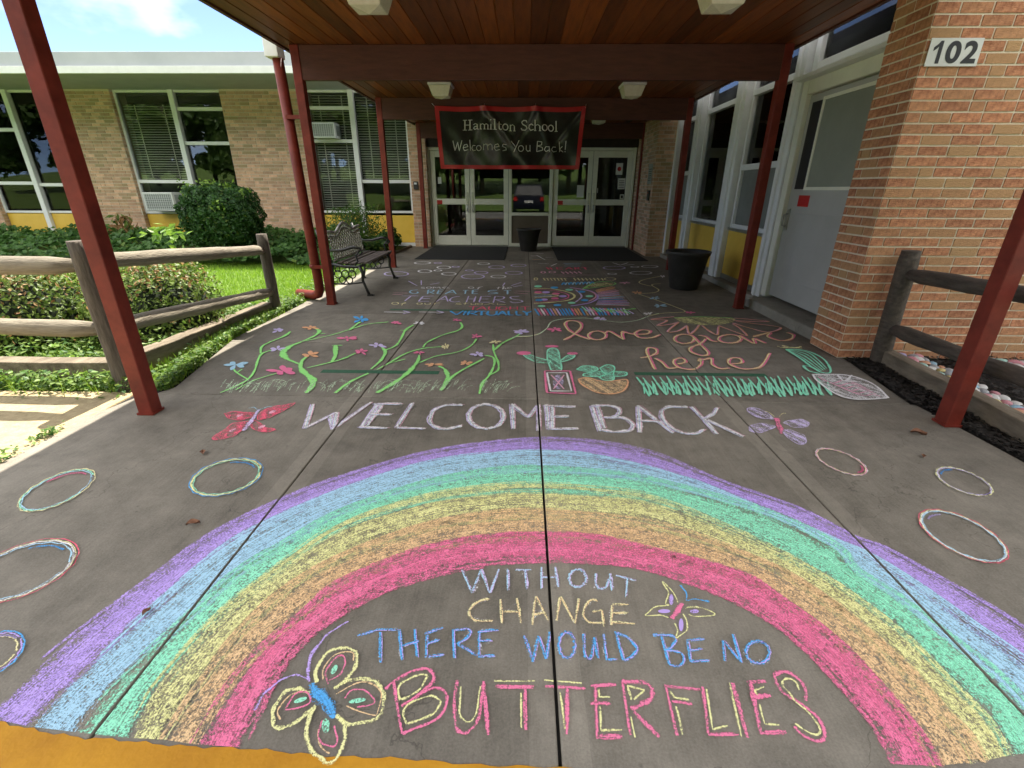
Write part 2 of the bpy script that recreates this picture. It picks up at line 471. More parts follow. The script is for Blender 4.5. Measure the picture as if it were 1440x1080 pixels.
M['worn_iron'] = mat('worn_iron', (0.10, 0.09, 0.085), (0.62, 0.58, 0.54), scale=26, rough=0.4, bump=0.15, contrast=(0.35, 0.65))
M['bench_wood'] = mat('bench_slat', (0.10, 0.075, 0.065), (0.20, 0.16, 0.15), scale=4, rough=0.45, stretch=(9, 1, 9), bump=0.15)
M['pot'] = mat('pot_plastic', (0.030, 0.028, 0.027), (0.055, 0.052, 0.05), scale=6, rough=0.55, bump=0.03)
M['mat_rubber'] = mat('mat_rubber', (0.014, 0.015, 0.017), (0.034, 0.035, 0.038), scale=70, rough=0.85, bump=0.5, bscale=200)
M['lamp_glass'] = mat('lamp_glass', (0.66, 0.62, 0.48), (0.76, 0.72, 0.58), scale=25, rough=0.25, bump=0.2, bscale=70)
M['black_vinyl'] = mat('black_vinyl', (0.016, 0.015, 0.013), (0.030, 0.028, 0.024), scale=4, rough=0.24, bump=0.12, bscale=7, spec=0.5)
M['red_vinyl'] = mat('red_vinyl', (0.42, 0.018, 0.022), (0.52, 0.03, 0.035), scale=4, rough=0.35)
M['white_print'] = mat('white_print', (0.62, 0.60, 0.55), (0.70, 0.68, 0.63), scale=6, rough=0.5)
M['black_print'] = mat('black_print', (0.02, 0.02, 0.025), (0.03, 0.03, 0.035), scale=6, rough=0.5)
M['red_sticker'] = mat('red_sticker', (0.50, 0.02, 0.025), (0.56, 0.03, 0.03), scale=6, rough=0.4)
M['paper'] = mat('paper', (0.66, 0.67, 0.65), (0.74, 0.75, 0.73), scale=6, rough=0.8)
M['dark_trim'] = mat('dark_trim', (0.018, 0.010, 0.008), (0.035, 0.02, 0.015), scale=6, rough=0.6)
M['brown_panel'] = mat('brown_panel', (0.115, 0.09, 0.065), (0.15, 0.12, 0.09), scale=3, rough=0.5)
M['rail_wood'] = mat('weathered_rail', (0.125, 0.105, 0.080), (0.34, 0.30, 0.23), scale=4, rough=0.95, bump=0.7, bscale=18, stretch=(1.2, 9, 9), contrast=(0.25, 0.75))
M['rail_wood_y'] = mat('weathered_rail_long', (0.125, 0.105, 0.080), (0.34, 0.30, 0.23), scale=4, rough=0.95, bump=0.7, bscale=18, stretch=(9, 1.2, 9), contrast=(0.25, 0.75))
M['dark_rail'] = mat('stained_rail', (0.042, 0.033, 0.026), (0.125, 0.10, 0.078), scale=4, rough=0.85, bump=0.5, bscale=16, stretch=(9, 1.2, 9))
M['post_wood'] = mat('fence_post_wood', (0.055, 0.045, 0.036), (0.15, 0.125, 0.10), scale=4, rough=0.9, bump=0.6, bscale=16, stretch=(9, 9, 1.2))
M['timber'] = mat('edging_timber', (0.10, 0.08, 0.055), (0.27, 0.22, 0.16), scale=3, rough=0.95, bump=0.7, bscale=20, stretch=(5, 1.2, 5))
M['ac_white'] = mat('ac_casing', (0.60, 0.62, 0.60), (0.70, 0.72, 0.70), scale=5, rough=0.45)
M['ac_grille'] = mat('ac_grille', (0.16, 0.18, 0.17), (0.24, 0.26, 0.25), scale=60, rough=0.5)
M['dry_leaf'] = mat('dry_leaf', (0.13, 0.055, 0.03), (0.30, 0.15, 0.09), scale=30, rough=0.8)
M['chip'] = mat('mulch_chip', (0.008, 0.007, 0.006), (0.035, 0.03, 0.026), scale=20, rough=0.8, island=0.5)
M['car_paint'] = mat('car_paint', (0.006, 0.008, 0.018), (0.009, 0.011, 0.024), scale=3, rough=0.5, spec=0.2)
M['tail_light'] = mat('tail_light', (0.5, 0.02, 0.02), (0.6, 0.03, 0.03), rough=0.2)
M['tyre'] = mat('tyre', (0.012, 0.012, 0.012), (0.025, 0.025, 0.025), rough=0.8)
M['green_tape'] = mat('green_floor_stripe', (0.030, 0.105, 0.060), (0.05, 0.15, 0.085), scale=50, rough=0.8)
M['bark'] = mat('bark', (0.06, 0.045, 0.03), (0.14, 0.11, 0.08), scale=9, rough=1, bump=0.7, stretch=(3, 3, 0.6))
M['hedge_leaf'] = leaf_mat('hedge_leaf', (0.018, 0.060, 0.014), (0.065, 0.15, 0.035))
M['bright_leaf'] = leaf_mat('bright_leaf', (0.12, 0.24, 0.03), (0.25, 0.38, 0.06))
M['ivy_leaf'] = leaf_mat('ivy_leaf', (0.035, 0.10, 0.018), (0.095, 0.20, 0.04))
M['weed_leaf'] = leaf_mat('weed_leaf', (0.06, 0.13, 0.022), (0.20, 0.29, 0.06))
M['grass'] = leaf_mat('grass_blade', (0.13, 0.27, 0.015), (0.30, 0.46, 0.05), transl=0.4, rough=0.6)
M['shrub_green'] = leaf_mat('shrub_green', (0.055, 0.11, 0.016), (0.19, 0.26, 0.05))
M['shrub_red'] = leaf_mat('shrub_red', (0.22, 0.10, 0.035), (0.42, 0.27, 0.11))
M['shrub_core'] = mat('shrub_core', (0.006, 0.012, 0.004), (0.014, 0.022, 0.008), scale=20, rough=1)  # near black, stands for the shade inside the shrubs
M['tree_leaf'] = leaf_mat('tree_leaf', (0.05, 0.11, 0.02), (0.13, 0.21, 0.05))
# ================================================================== ground, walkway, road
b = MB(); b.add([(-300,-300,-0.16),(300,-300,-0.16),(300,300,-0.16),(-300,300,-0.16)], [(0,1,2,3)])
tag(b.build('ground', M['grass_ground'], origin=(0,0,-0.16)), kind='structure')
b = MB()
b.add([(-45,2.9,-0.03),(-2.62,2.9,-0.03),(-2.62,12.0,-0.03),(-45,12.0,-0.03)], [(0,1,2,3)])
tag(b.build('lawn_bed', M['grass_ground'], origin=(0,0,-0.03)), kind='structure')
b = MB(); b.box(-9, -2.585, -0.2, 2.84, -0.12, -0.006)
tag(b.build('side_path', M['sand_paving'], bevel=0.01), kind='structure')
# road and far verge behind the viewer (they show in the door glass)
b = MB(); b.box(-60, 60, -9.5, -0.35, -0.30, -0.13)
road = tag(b.build('road', M['asphalt']), kind='structure')
b = MB()
for x in range(-30, 31, 6): b.box(x, x + 3, -5.1, -4.98, -0.127, -0.1265)
b.box(-60, 60, -9.3, -9.18, -0.127, -0.1265)
b.build('lane_marking', M['road_paint'], road)
b = MB()
n = 40
for i in range(n):
    for j in range(14):
        pass
xs = np.linspace(-70, 70, 36); ys = np.linspace(-9.5, -60, 20)
vv, ff = [], []
for yv in ys:
    for xv in xs:
        t = (-9.5 - yv) / 50
        vv.append((xv, yv, -0.05 + 4.5 * t ** 1.3 + 0.25 * math.sin(xv * 0.21) * t))
for j in range(len(ys) - 1):
    for i in range(len(xs) - 1):
        a0 = j * len(xs) + i; ff.append((a0, a0 + len(xs), a0 + len(xs) + 1, a0 + 1))
b.add(vv, ff, 0, True)
tag(b.build('grass_bank', M['grass_ground']), kind='structure')

# painted kerb apron in front of the walkway: its painted edge wanders a little
walk = bpy.data.objects.new('walkway', None); COL.objects.link(walk); walk['kind'] = 'structure'
edge = [(-2.62, .79), (-1.32, 0.745), (-1.08, 0.713), (-0.69, 0.700), (-0.38, 0.690), (-0.05, 0.682), (0.22, 0.676), (0.8, 0.675), (1.2, 0.69), (1.9, 0.70), (2.6, .72)]
ex = np.array([e[0] for e in edge]); ey = np.array([e[1] for e in edge])
b = MB()
XS = np.linspace(-2.62, 2.6, 240)
YS = np.interp(XS, ex, ey) + np.array([0.002 * math.sin(x * 17) + 0.0025 * math.sin(x * 61 + 1) + 0.002 * math.sin(x * 143) for x in XS])
vv = []
for x, y in zip(XS, YS):
    vv += [(x, y, 0.0022), (x, 0.05, 0.0022), (x, -0.06, -0.03), (x, -0.10, -0.12), (x, -0.36, -0.125)]
ff = []
for i in range(len(XS) - 1):
    for k in range(4):
        ff.append((5*i+k, 5*i+k+1, 5*i+5+k+1, 5*i+5+k))
b.add(vv, ff, 0, True)
kp = tag(b.build('painted_kerb', M['yellow_paint']), kind='structure')

# slabs: every bay is its own piece, joints open between them
b = MB(); b.box(-2.60, 2.62, -0.05, 12.0, -0.12, -0.016)
b.build('joint_bed', M['joint'], walk)
SX = (-2.575,) + JOINTS_X + (2.52,)
SY = (-0.04,) + JOINTS_Y + (11.72,)
def slab_edge_right(y):
    # the right edge bows in behind the first post and out again
    return 2.50 + 0.05 * math.sin((y - 0.7) * 1.2) if y < 2.8 else np.interp(y, [2.8, 3.6, 4.15, 5.5, 12], [2.50, 2.62, 2.66, 2.80, 2.86])
def slab_edge_left(y):
    return np.interp(y, [0, 2.79, 2.81, 4.1, 5.4, 7.5, 12], [-2.58, -2.58, -2.36, -2.64, -2.62, -2.78, -2.66])
for r in range(len(SY) - 1):
    y0, y1 = SY[r] + 0.003, SY[r + 1] - 0.003
    gx = 0.0045
    for c in range(4):
        ny = 10 if c in (0, 3) else 1
        L_, R_ = [], []
        for k in range(ny + 1):
            y = y0 + (y1 - y0) * k / ny
            L_.append((slab_edge_left(y + 0.0) if c == 0 else SX[c] + gx, y))
            R_.append((slab_edge_right(y) if c == 3 else SX[c + 1] - gx, y))
        b = MB(); b.prism(L_[::-1] + R_ if False else [*R_, *L_[::-1]], -0.10, random.uniform(-0.0012, 0.0))
        b.build('slab', M['slab'], walk, bevel=0.005, seg=2)

# ================================================================== brick makers
BL, BH, BT = 0.2035, 0.0677, 0.095
JT = 0.0125
def brick_mesh(name, L, mt):
    b = MB(); b.box(JT/2, L - JT/2, 0, 0.05, JT/2, BH - JT/2)
    me = bpy.data.meshes.new(name); me.from_pydata(b.v, [], b.f); me.materials.append(mt); me.update()
    return me
def course(x0, x1, row, rnd):
    """(start, length) of the bricks of one row between x0 and x1"""
    out, x = [], x0 - [0, 0.5, 0.0, 0.5, 0.25, 0.75][row % 6] * BL
    while x < x1 - 0.012:
        L = BL if rnd.random() > 0.13 else BL / 2
        a, c = max(x, x0), min(x + L, x1)
        if c - a > 0.03: out.append((a, c - a))
        x += L
    return out
def brick_stuff(name, faces, mt, parent, seed, zmax):
    """bricks of a far wall face joined into one part: faces = [(origin, along vector, inward vector, length)]"""
    rnd = random.Random(seed); b = MB()
    for org, al, inn, ln in faces:
        O, A, I = Vector(org), Vector(al), Vector(inn)
        for r in range(int(zmax / BH)):
            for s_, l_ in course(0, ln, r, rnd):
                p = rnd.uniform(0, 0.004)
                q = [O + A*(s_+JT/2) - I*p, O + A*(s_+l_-JT/2) - I*p]
                z0, z1 = r*BH + JT/2, (r+1)*BH - JT/2
                vs = []
                for base in (0, 1):
                    for w in q:
                        for zz in (z0, z1):
                            vs.append((w.x + I.x*0.03*base, w.y + I.y*0.03*base, zz))
                b.add(vs, [(0,2,3,1),(0,1,5,4),(2,6,7,3),(1,3,7,5),(0,4,6,2)])
    return tag(b.build(name, mt, parent), kind='stuff')

# window helper: plane facing -y (F='y') or -x (F='x'); a runs along the wall, d outward
def wbox(b, F, P, a0, a1, z0, z1, d0, d1, mi=0):
    if F == 'y': b.box(a0, a1, P - d1, P - d0, z0, z1, mi)
    else: b.box(P - d1, P - d0, a0, a1, z0, z1, mi)
def window(parent, F, P, a0, a1, z0, z1, bars=(), fw=0.05, blind=None, mt='white_paint', name='window', screen=None, glass=True):
    """framed opening with cross bars; panes, blinds as sub-parts"""
    b = MB()
    wbox(b, F, P, a0, a0+fw, z0, z1, -0.03, 0.05); wbox(b, F, P, a1-fw, a1, z0, z1, -0.03, 0.05)
    wbox(b, F, P, a0+fw, a1-fw, z0, z0+fw, -0.028, 0.048); wbox(b, F, P, a0+fw, a1-fw, z1-fw, z1, -0.028, 0.048)
    for zb in bars: wbox(b, F, P, a0+fw, a1-fw, zb-0.035, zb+0.035, -0.028, 0.052)
    o = b.build(name, M[mt], parent, bevel=0.004, seg=1)
    zs = [z0+fw] + [z for zb in sorted(bars) for z in (zb-0.035, zb+0.035)] + [z1-fw]
    for k in range(0, len(zs), 2):
        b = MB()
        if screen is not None and k//2 in screen:
            wbox(b, F, P, a0+fw, a1-fw, zs[k], zs[k+1], -0.012, 0.012); b.build('screen', M['screen'], o)
        elif glass:
            wbox(b, F, P, a0+fw, a1-fw, zs[k], zs[k+1], -0.004, 0.002); b.build('pane', M['glass'], o)
    if blind:
        b = MB(); zb0, zb1 = blind
        z = zb0
        while z < zb1:
            tilt = 0.022
            if F == 'y':
                b.add([(a0+fw, P+0.07, z), (a1-fw, P+0.07, z), (a1-fw, P+0.092, z+tilt), (a0+fw, P+0.092, z+tilt)], [(0,1,2,3)])
            else:
                b.add([(P+0.07, a0+fw, z), (P+0.07, a1-fw, z), (P+0.092, a1-fw, z+tilt), (P+0.092, a0+fw, z+tilt)], [(0,1,2,3)])
            z += 0.05
        for q in (0.25, 0.75):
            a = a0 + (a1-a0)*q
            wbox(b, F, P, a-0.012, a+0.012, zb0, zb1, -0.067, -0.064)
        b.build('blind', M['blind'], o)
    return o

# ================================================================== left wing
W = 11.5
WIN = W + 0.14
wing = thing('school_wing', (-7.5, W, 0), 'long single storey tan brick school wing behind the lawn on the left', 'building')
ZT = 3.22
for k, (x0, x1) in enumerate(((-27.0, -12.35), (-10.25, -8.95), (-6.56, -4.75), (-2.57, -2.19))):
    b = MB(); b.box(x0+0.004, x1-0.004, W+0.006, W+0.45, 0, ZT)
    core = b.build('brick_pier', M['tan_mortar'], wing)
    brick_stuff('brick', [((x0, W, 0), (1,0,0), (0,1,0), x1-x0), ((x1, W+0.003, 0), (0,1,0), (-1,0,0), 0.22), ((x0, W+0.225, 0), (0,-1,0), (1,0,0), 0.22)], M['tan_brick'], core, 40+k, ZT)
# window bays: left edge, right edge, mullion, (left bars), (right bars)
window(wing, 'y', WIN, -12.35, -11.33, 0.70, ZT, (1.35, 2.45), blind=None)
window(wing, 'y', WIN, -11.33, -10.25, 0.70, ZT, (1.32,))
window(wing, 'y', WIN, -8.95, -7.66, 0.70, ZT, (1.40,), blind=(1.46, 2.95))
window(wing, 'y', WIN, -7.66, -6.56, 0.70, ZT, (2.19, 2.86))
window(wing, 'y', WIN, -4.75, -3.76, 0.74, ZT, (2.24, 2.88), blind=(0.82, 3.12))
window(wing, 'y', WIN, -3.76, -2.57, 0.74, ZT, (1.42,), blind=(1.48, 3.12))
for x in (-11.33, -7.66, -3.76):
    b = MB(); b.box(x-0.055, x+0.055, WIN-0.10, WIN+0.02, 0.05, ZT); b.build('mullion', M['white_paint'], wing, bevel=0.005, seg=1)
for x0, x1 in ((-12.35, -11.385), (-11.275, -10.25), (-8.95, -7.715), (-7.605, -6.56), (-4.75, -3.815), (-3.705, -2.57)):
    b = MB(); b.box(x0+0.01, x1-0.01, WIN-0.03, WIN+0.02, 0.08, 0.69); b.build('panel', M['yellow_panel'], wing, bevel=0.004, seg=1)
    b = MB(); b.box(x0, x1, WIN-0.025, WIN+0.03, 0.0, 0.08); b.build('panel_base', M['white_paint'], wing)
b = MB()
for i in range(26):
    x = -12.2 + i*0.035; d = 0.03*math.sin(i*1.9)
    b.box(x, x+0.03, WIN+0.22+d, WIN+0.23+d, 0.72, 2.0)
b.build('curtain', M['curtain'], wing)
b = MB(); b.box(-27, -2.25, W-1.48, W+6, ZT+0.002, ZT+0.03); b.build('soffit', M['soffit'], wing)
b = MB(); b.box(-27.2, -2.2, W-1.55, W-1.485, ZT-0.02, ZT+0.10); b.build('fascia', M['white_paint'], wing, bevel=0.008)
b = MB(); b.box(-27.2, -2.2, W-1.50, W+6, ZT+0.101, ZT+0.33); b.build('roof', M['fascia'], wing, bevel=0.01)
b = MB()   # dark rooms behind the glass
b.box(-15, -2.4, W+4.0, W+4.1, 0, ZT); b.box(-15, -2.4, W+0.5, W+4.0, -0.02, 0.0)
b.box(-15, -2.4, W+0.46, W+4.0, ZT-0.06, ZT-0.01)
for x in (-15.0, -9.6, -5.6, -2.45): b.box(x, x+0.1, W+0.46, W+3.99, 0.001, ZT-0.061)
b.build('interior', M['dark_room'], wing)

# ================================================================== entrance front
D = 11.65
ent = thing('school_entrance', (0.15, D, 0), 'glazed school entrance with two pairs of pale framed doors under the canopy', 'building')
b = MB(); b.box(-2.19, 2.50, D-0.06, D+0.2, 2.13, 2.75); b.build('lintel', M['dark_trim'], ent)
def leaf_door(x0, x1, hinge, stickers=()):
    b = MB(); y0, y1 = D-0.025, D+0.025
    sw = 0.105
    b.box(x0, x0+sw, y0, y1, 0.03, 2.06); b.box(x1-sw, x1, y0, y1, 0.03, 2.06)
    b.box(x0+sw, x1-sw, y0+0.001, y1-0.001, 0.03, 0.25); b.box(x0+sw, x1-sw, y0+0.001, y1-0.001, 0.935, 1.06); b.box(x0+sw, x1-sw, y0+0.001, y1-0.001, 1.93, 2.06)
    o = b.build('door', M['cream_metal'], ent, bevel=0.006, seg=1)
    for z0, z1 in ((0.25, 0.935), (1.06, 1.93)):
        b = MB(); b.box(x0+sw, x1-sw, D-0.004, D+0.004, z0, z1); b.build('pane', M['glass'], o)
    hx = x1-sw/2 if hinge == 'L' else x0+sw/2
    b = MB(); b.tube([(hx, y0-0.002, 0.78), (hx, y0-0.05, 0.80), (hx, y0-0.05, 0.92), (hx, y0-0.002, 0.94)], 0.013, 8)
    b.box(hx-0.022, hx+0.022, y0-0.006, y0+0.001, 0.96, 1.20); b.build('handle', M['steel'], o)
    return o
dL1 = leaf_door(-2.13, -1.255, 'L'); dL2 = leaf_door(-1.245, -0.37, 'R')
dR1 = leaf_door(0.66, 1.53, 'L'); dR2 = leaf_door(1.54, 2.40, 'R')
b = MB()
for x0, x1 in ((-2.19, -2.14), (-0.36, -0.29), (0.57, 0.65), (2.41, 2.47)): b.box(x0, x1, D-0.045, D+0.045, 0.0, 2.13)
for x0, x1 in ((-2.14, -0.36), (-0.29, 0.57), (0.65, 2.41)): b.box(x0, x1, D-0.043, D+0.043, 2.065, 2.128)
b.box(-0.29, 0.57, D-0.05, D+0.04, 0.70, 0.77); b.box(-0.29, 0.57, D-0.045, D+0.04, 0.0, 0.08)
b.build('door_frame', M['cream_metal'], ent, bevel=0.005, seg=1)
b = MB(); b.box(-0.29, 0.57, D-0.004, D+0.004, 0.77, 2.065); b.build('pane', M['glass'], ent)
b = MB(); b.box(-0.29, 0.57, D-0.02, D+0.02, 0.08, 0.70); b.build('lower_panel', M['brown_panel'], ent)
b = MB(); b.box(-2.14, 2.41, D-0.05, D+0.05, 0.001, 0.022); b.build('threshold', M['steel'], ent)
for o, x in ((dL1, -2.02), (dR1, 0.77)):
    b = MB(); b.box(x, x+0.12, D-0.029, D-0.0265, 0.94, 1.03); b.build('sticker', M['red_sticker'], o)
# notices taped inside the glass of the right leaf
for x0, x1, z0, z1, mt in ((2.05, 2.20, 1.58, 1.82, 'paper'), (2.12, 2.37, 1.28, 1.51, 'paper'), (2.19, 2.35, 1.07, 1.17, 'paper'), (1.62, 1.68, 1.20, 1.30, 'paper')):
    b = MB(); b.box(max(x0, 1.66), min(x1, 2.28), D-0.0095, D-0.0065, z0, z1); n_ = b.build('notice', M[mt], dR2)
b = MB(); b.lathe(0, 0, [(0.0, 0), (0.045, 0), (0.045, 0.002)], 16)
b.v = [(2.125+x, D-0.0105-z, 1.70+y) for x, y, z in b.v]; b.build('heart_symbol', M['red_sticker'], dR2)
b = MB()
for k in range(5): b.box(2.14, 2.26, D-0.0112, D-0.0100, 1.31+0.035*k, 1.322+0.035*k)
b.box(2.21, 2.26, D-0.0112, D-0.0100, 1.09, 1.15); b.build('notice_print', M['black_print'], dR2)
b = MB(); b.box(1.20, 1.36, D-0.0095, D-0.0065, 1.10, 1.36); b.build('notice', M['paper'], dR1)
b = MB(); b.box(-1.98, -1.90, D-0.0095, D-0.0065, 1.38, 1.52); b.build('notice', M['paper'], dL1)
# vestibule behind the doors
b = MB(); b.box(-2.6, 3.2, D+5, D+5.1, 0, 2.7); b.box(-2.6, 3.2, D+0.2, D+5, -0.02, 0.0); b.box(-2.6, 3.2, D+0.2, D+5, 2.65, 2.7)
b.box(-2.45, -2.35, D+0.21, D+4.99, 0.001, 2.649); b.box(2.95, 3.05, D+0.21, D+4.99, 0.001, 2.649)
b.box(1.6, 2.1, D+2.2, D+2.6, 0.001, 0.75); b.box(1.65, 2.05, D+3.0, D+3.03, 0.9, 1.9, 0)
b.build('interior', M['dark_room'], ent)
# brick cheek on the right of the doors
b = MB(); b.box(2.508, 3.0, 10.008, D+0.2, 0, 3.4); ck = b.build('brick_cheek', M['tan_mortar'], ent)
brick_stuff('brick', [((2.50, D+0.05, 0), (0,-1,0), (1,0,0), D+0.05-10.0), ((2.50, 10.0, 0), (1,0,0), (0,1,0), 0.42)], M['tan_brick'], ck, 77, 3.3)

# ================================================================== right wing
X = 2.92
rw = thing('school_wing', (3.6, 6.8, 0), 'right school wing with white mullions, yellow panels, grey side door and red brick end wall', 'building')
# end wall: core, then bricks one by one where they show large
b = MB(); b.box(2.584, 9.0, 3.709, 4.10, 0, 3.225); core = b.build('end_wall', M['mortar'], rw)
ms, mh = brick_mesh('brick', BL, M['brick']), brick_mesh('brick', BL/2, M['brick'])
cache = {}
def bm_len(l):
    k = round(l, 3)
    if k not in cache: cache[k] = brick_mesh('brick', l, M['brick'])
    return cache[k]
rnd = random.Random(3); rest = MB(); nb = 0
for r in range(47):
    z = r * BH
    for s_, l_ in course(2.58, 6.6, r, rnd):
        lim = 3.95 if z < 1.25 else 3.6
        if s_ < lim - 0.1 and z < 2.45:
            o = link_mesh('brick', bm_len(l_), core, (s_, 3.705 - rnd.uniform(0, 0.004), z)); o.rotation_euler.y = rnd.uniform(-0.004, 0.004); nb += 1
        else:
            rest.box(s_+JT/2, s_+l_-JT/2, 3.705, 3.75, z+JT/2, z+BH-JT/2)
    for s_, l_ in course(3.705, 4.105, r + 1, rnd):
        if s_ < 3.72: s_, l_ = s_ + 0.0, l_
        if z < 2.45:
            o = link_mesh('brick', bm_len(l_), core, (2.58 - rnd.uniform(0, 0.004), s_ + l_ + 0.0, z)); o.rotation_euler.z = -PI/2; nb += 1
        else:
            rest.box(2.58, 2.62, s_+JT/2, s_+l_-JT/2, z+JT/2, z+BH-JT/2)
tag(rest.build('brick', M['brick'], core), kind='stuff')
# window wall bays
zt = 3.2
window(rw, 'x', X+0.06, 6.0, 7.1, 0.78, zt, (1.55, 2.42), screen=(0,), name='window')
window(rw, 'x', X+0.06, 7.5, 8.75, 0.78, zt, (2.42,), name='window')
window(rw, 'x', X+0.06, 9.12, 10.0, 0.78, zt, (1.55, 2.42), screen=(0,), name='window')
for y0, y1 in ((5.74, 5.98), (7.12, 7.48), (8.77, 9.10), (9.90, 9.995)):
    b = MB(); b.box(X-0.06, X+0.10, y0+0.02, y1-0.02, 0.03, zt); b.box(X-0.085, X-0.058, y0+0.10, y1-0.10, 0.03, zt)
    b.build('mullion', M['white_paint'], rw, bevel=0.006, seg=1)
for y0, y1 in ((5.98, 7.12), (7.48, 8.77), (9.10, 9.90)):
    b = MB(); b.box(X+0.01, X+0.05, y0, y1, 0.14, 0.74); b.build('panel', M['yellow_panel'], rw, bevel=0.003, seg=1)
    b = MB(); b.box(X-0.01, X+0.08, y0, y1, 0.742, 0.778); b.build('window_sill', M['steel'], rw)
    b = MB(); b.box(X, X+0.08, y0, y1, 0.075, 0.138); b.build('base_rail', M['steel'], rw)
# side door
dr = None
b = MB(); y0, y1 = 4.42, 5.62
b.box(X-0.01, X+0.035, y0, y1, 0.13, 2.16); dr = b.build('door', M['grey_door'], rw, bevel=0.006, seg=1)
b = MB(); b.box(X-0.018, X-0.0105, y0+0.12, y1-0.30, 1.30, 2.08); b.build('frosted_panel', M['green_glass'], dr, bevel=0.002, seg=1)
b = MB()
for a0, a1, z0, z1 in ((y0+0.09, y1-0.27, 2.08, 2.11), (y0+0.09, y1-0.27, 1.27, 1.30), (y1-0.30, y1-0.27, 1.30, 2.08)): b.box(X-0.026, X-0.0112, a0, a1, z0, z1)
b.build('panel_trim', M['cream_metal'], dr)
b = MB(); b.box(X-0.0135, X-0.0105, y1-0.265, y1-0.07, 1.28, 2.09); b.build('pane', M['black_print'], dr)
b = MB(); b.box(X-0.016, X-0.011, y0+0.05, y1-0.16, 0.36, 1.04); b.build('lower_panel', M['grey_door'], dr, bevel=0.003, seg=1)
b = MB(); b.box(X-0.014, X-0.011, y0+0.04, y1-0.08, 0.15, 0.34); b.build('kick_plate', M['grey_door'], dr)
b = MB(); b.box(X-0.015, X-0.0105, 5.22, 5.42, 1.11, 1.22); b.build('sticker', M['red_sticker'], dr)
b = MB(); b.box(X-0.019, X-0.011, 5.53, 5.58, 0.86, 1.08); b.tube([(X-0.02, 5.555, 0.9), (X-0.06, 5.555, 0.91), (X-0.06, 5.555, 1.02), (X-0.02, 5.555, 1.03)], 0.009, 6); b.build('handle', M['steel'], dr)
b = MB(); b.box(X-0.05, X+0.06, 5.63, 5.74, 0.10, 2.30); b.box(X-0.045, X+0.06, 4.1, 5.63, 2.17, 2.30); b.box(X-0.05, X+0.06, 4.33, 4.41, 0.10, 2.17)
b.build('door_frame', M['cream_metal'], rw, bevel=0.006, seg=1)
b = MB(); b.box(X-0.13, X+0.06, 4.1, 5.78, 2.302, 2.345); b.build('door_ledge', M['white_paint'], rw, bevel=0.005, seg=1)
window(rw, 'x', X+0.03, 4.12, 5.70, 2.36, zt, (), fw=0.09, name='transom')
b = MB(); b.box(X-0.36, 9, 3.5, 10.3, zt+0.03, 3.46); b.build('roof', M['fascia'], rw)  # eave overhang is unseen, added to keep direct sun off the step
b = MB(); b.box(X-0.38, X+0.1, 4.105, 10.3, zt+0.002, zt+0.028); b.build('soffit', M['soffit'], rw)  # underside of the added overhang
b = MB(); b.box(X-0.40, X-0.362, 3.48, 10.3, zt-0.02, 3.47); b.build('fascia', M['white_paint'], rw)  # front edge of the added overhang
b = MB(); b.box(7.0, 7.1, 4.2, 10, 0, zt); b.box(X+0.2, 7, 4.2, 10, -0.02, 0.0); b.box(X+0.12, 7, 5.68, 5.72, 0.001, zt-0.061); b.box(X+0.12, 7, 9.95, 10.0, 0.001, zt-0.061); b.box(X+0.12, 7, 4.2, 9.94, zt-0.06, zt-0.01)
b.build('interior', M['dark_room'], rw)
# kerb under the window wall and the step at the side door
b = MB(); b.box(2.80, X+0.15, 5.60, 10.0, -0.1, 0.07); tag(b.build('kerb', M['old_concrete'], bevel=0.012), kind='structure')
b = MB(); b.box(2.645, X+0.10, 4.105, 5.60, -0.1, 0.10); tag(b.build('door_step', M['old_concrete'], bevel=0.014), kind='structure')

# ================================================================== canopy
PY = (2.484, 5.406, 8.249, 11.14)
PXL, PXR, PS = -2.217, 2.4605, 0.086
ZB, ZC = 2.261, 2.556
CX0, CX1, CY0, CY1 = -2.40, 2.62, 0.55, 11.55
can = thing('entrance_canopy', (0.12, 6, 0), 'dark red timber canopy on posts with a stained plank ceiling over the walkway', 'canopy')
for y in PY:
    for x0 in (PXL - PS, PXR):
        b = MB(); b.box(x0, x0+PS, y, y+PS, 0.0, ZC-0.001); o = b.build('post', M['red_paint'], can, bevel=0.004, seg=1)
        b = MB(); b.box(x0-0.006, x0+PS+0.006, y-0.006, y+PS+0.006, 0.0008, 0.014); b.build('base_plate', M['red_paint'], o)
for y in PY:
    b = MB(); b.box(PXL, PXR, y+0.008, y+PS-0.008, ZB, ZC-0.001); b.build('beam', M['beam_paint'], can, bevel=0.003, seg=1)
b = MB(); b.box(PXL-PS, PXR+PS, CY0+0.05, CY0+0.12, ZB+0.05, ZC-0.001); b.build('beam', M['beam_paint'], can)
cb = MB(); cb.box(CX0+0.01, CX1-0.01, CY0, CY1, ZC+0.019, ZC+0.10); ceil = cb.build('ceiling', M['dark_trim'], can)
NP = 35
pw = (CX1 - CX0 - 0.02) / NP
bays = [CY0 + 0.01] + [y + PS/2 for y in PY]
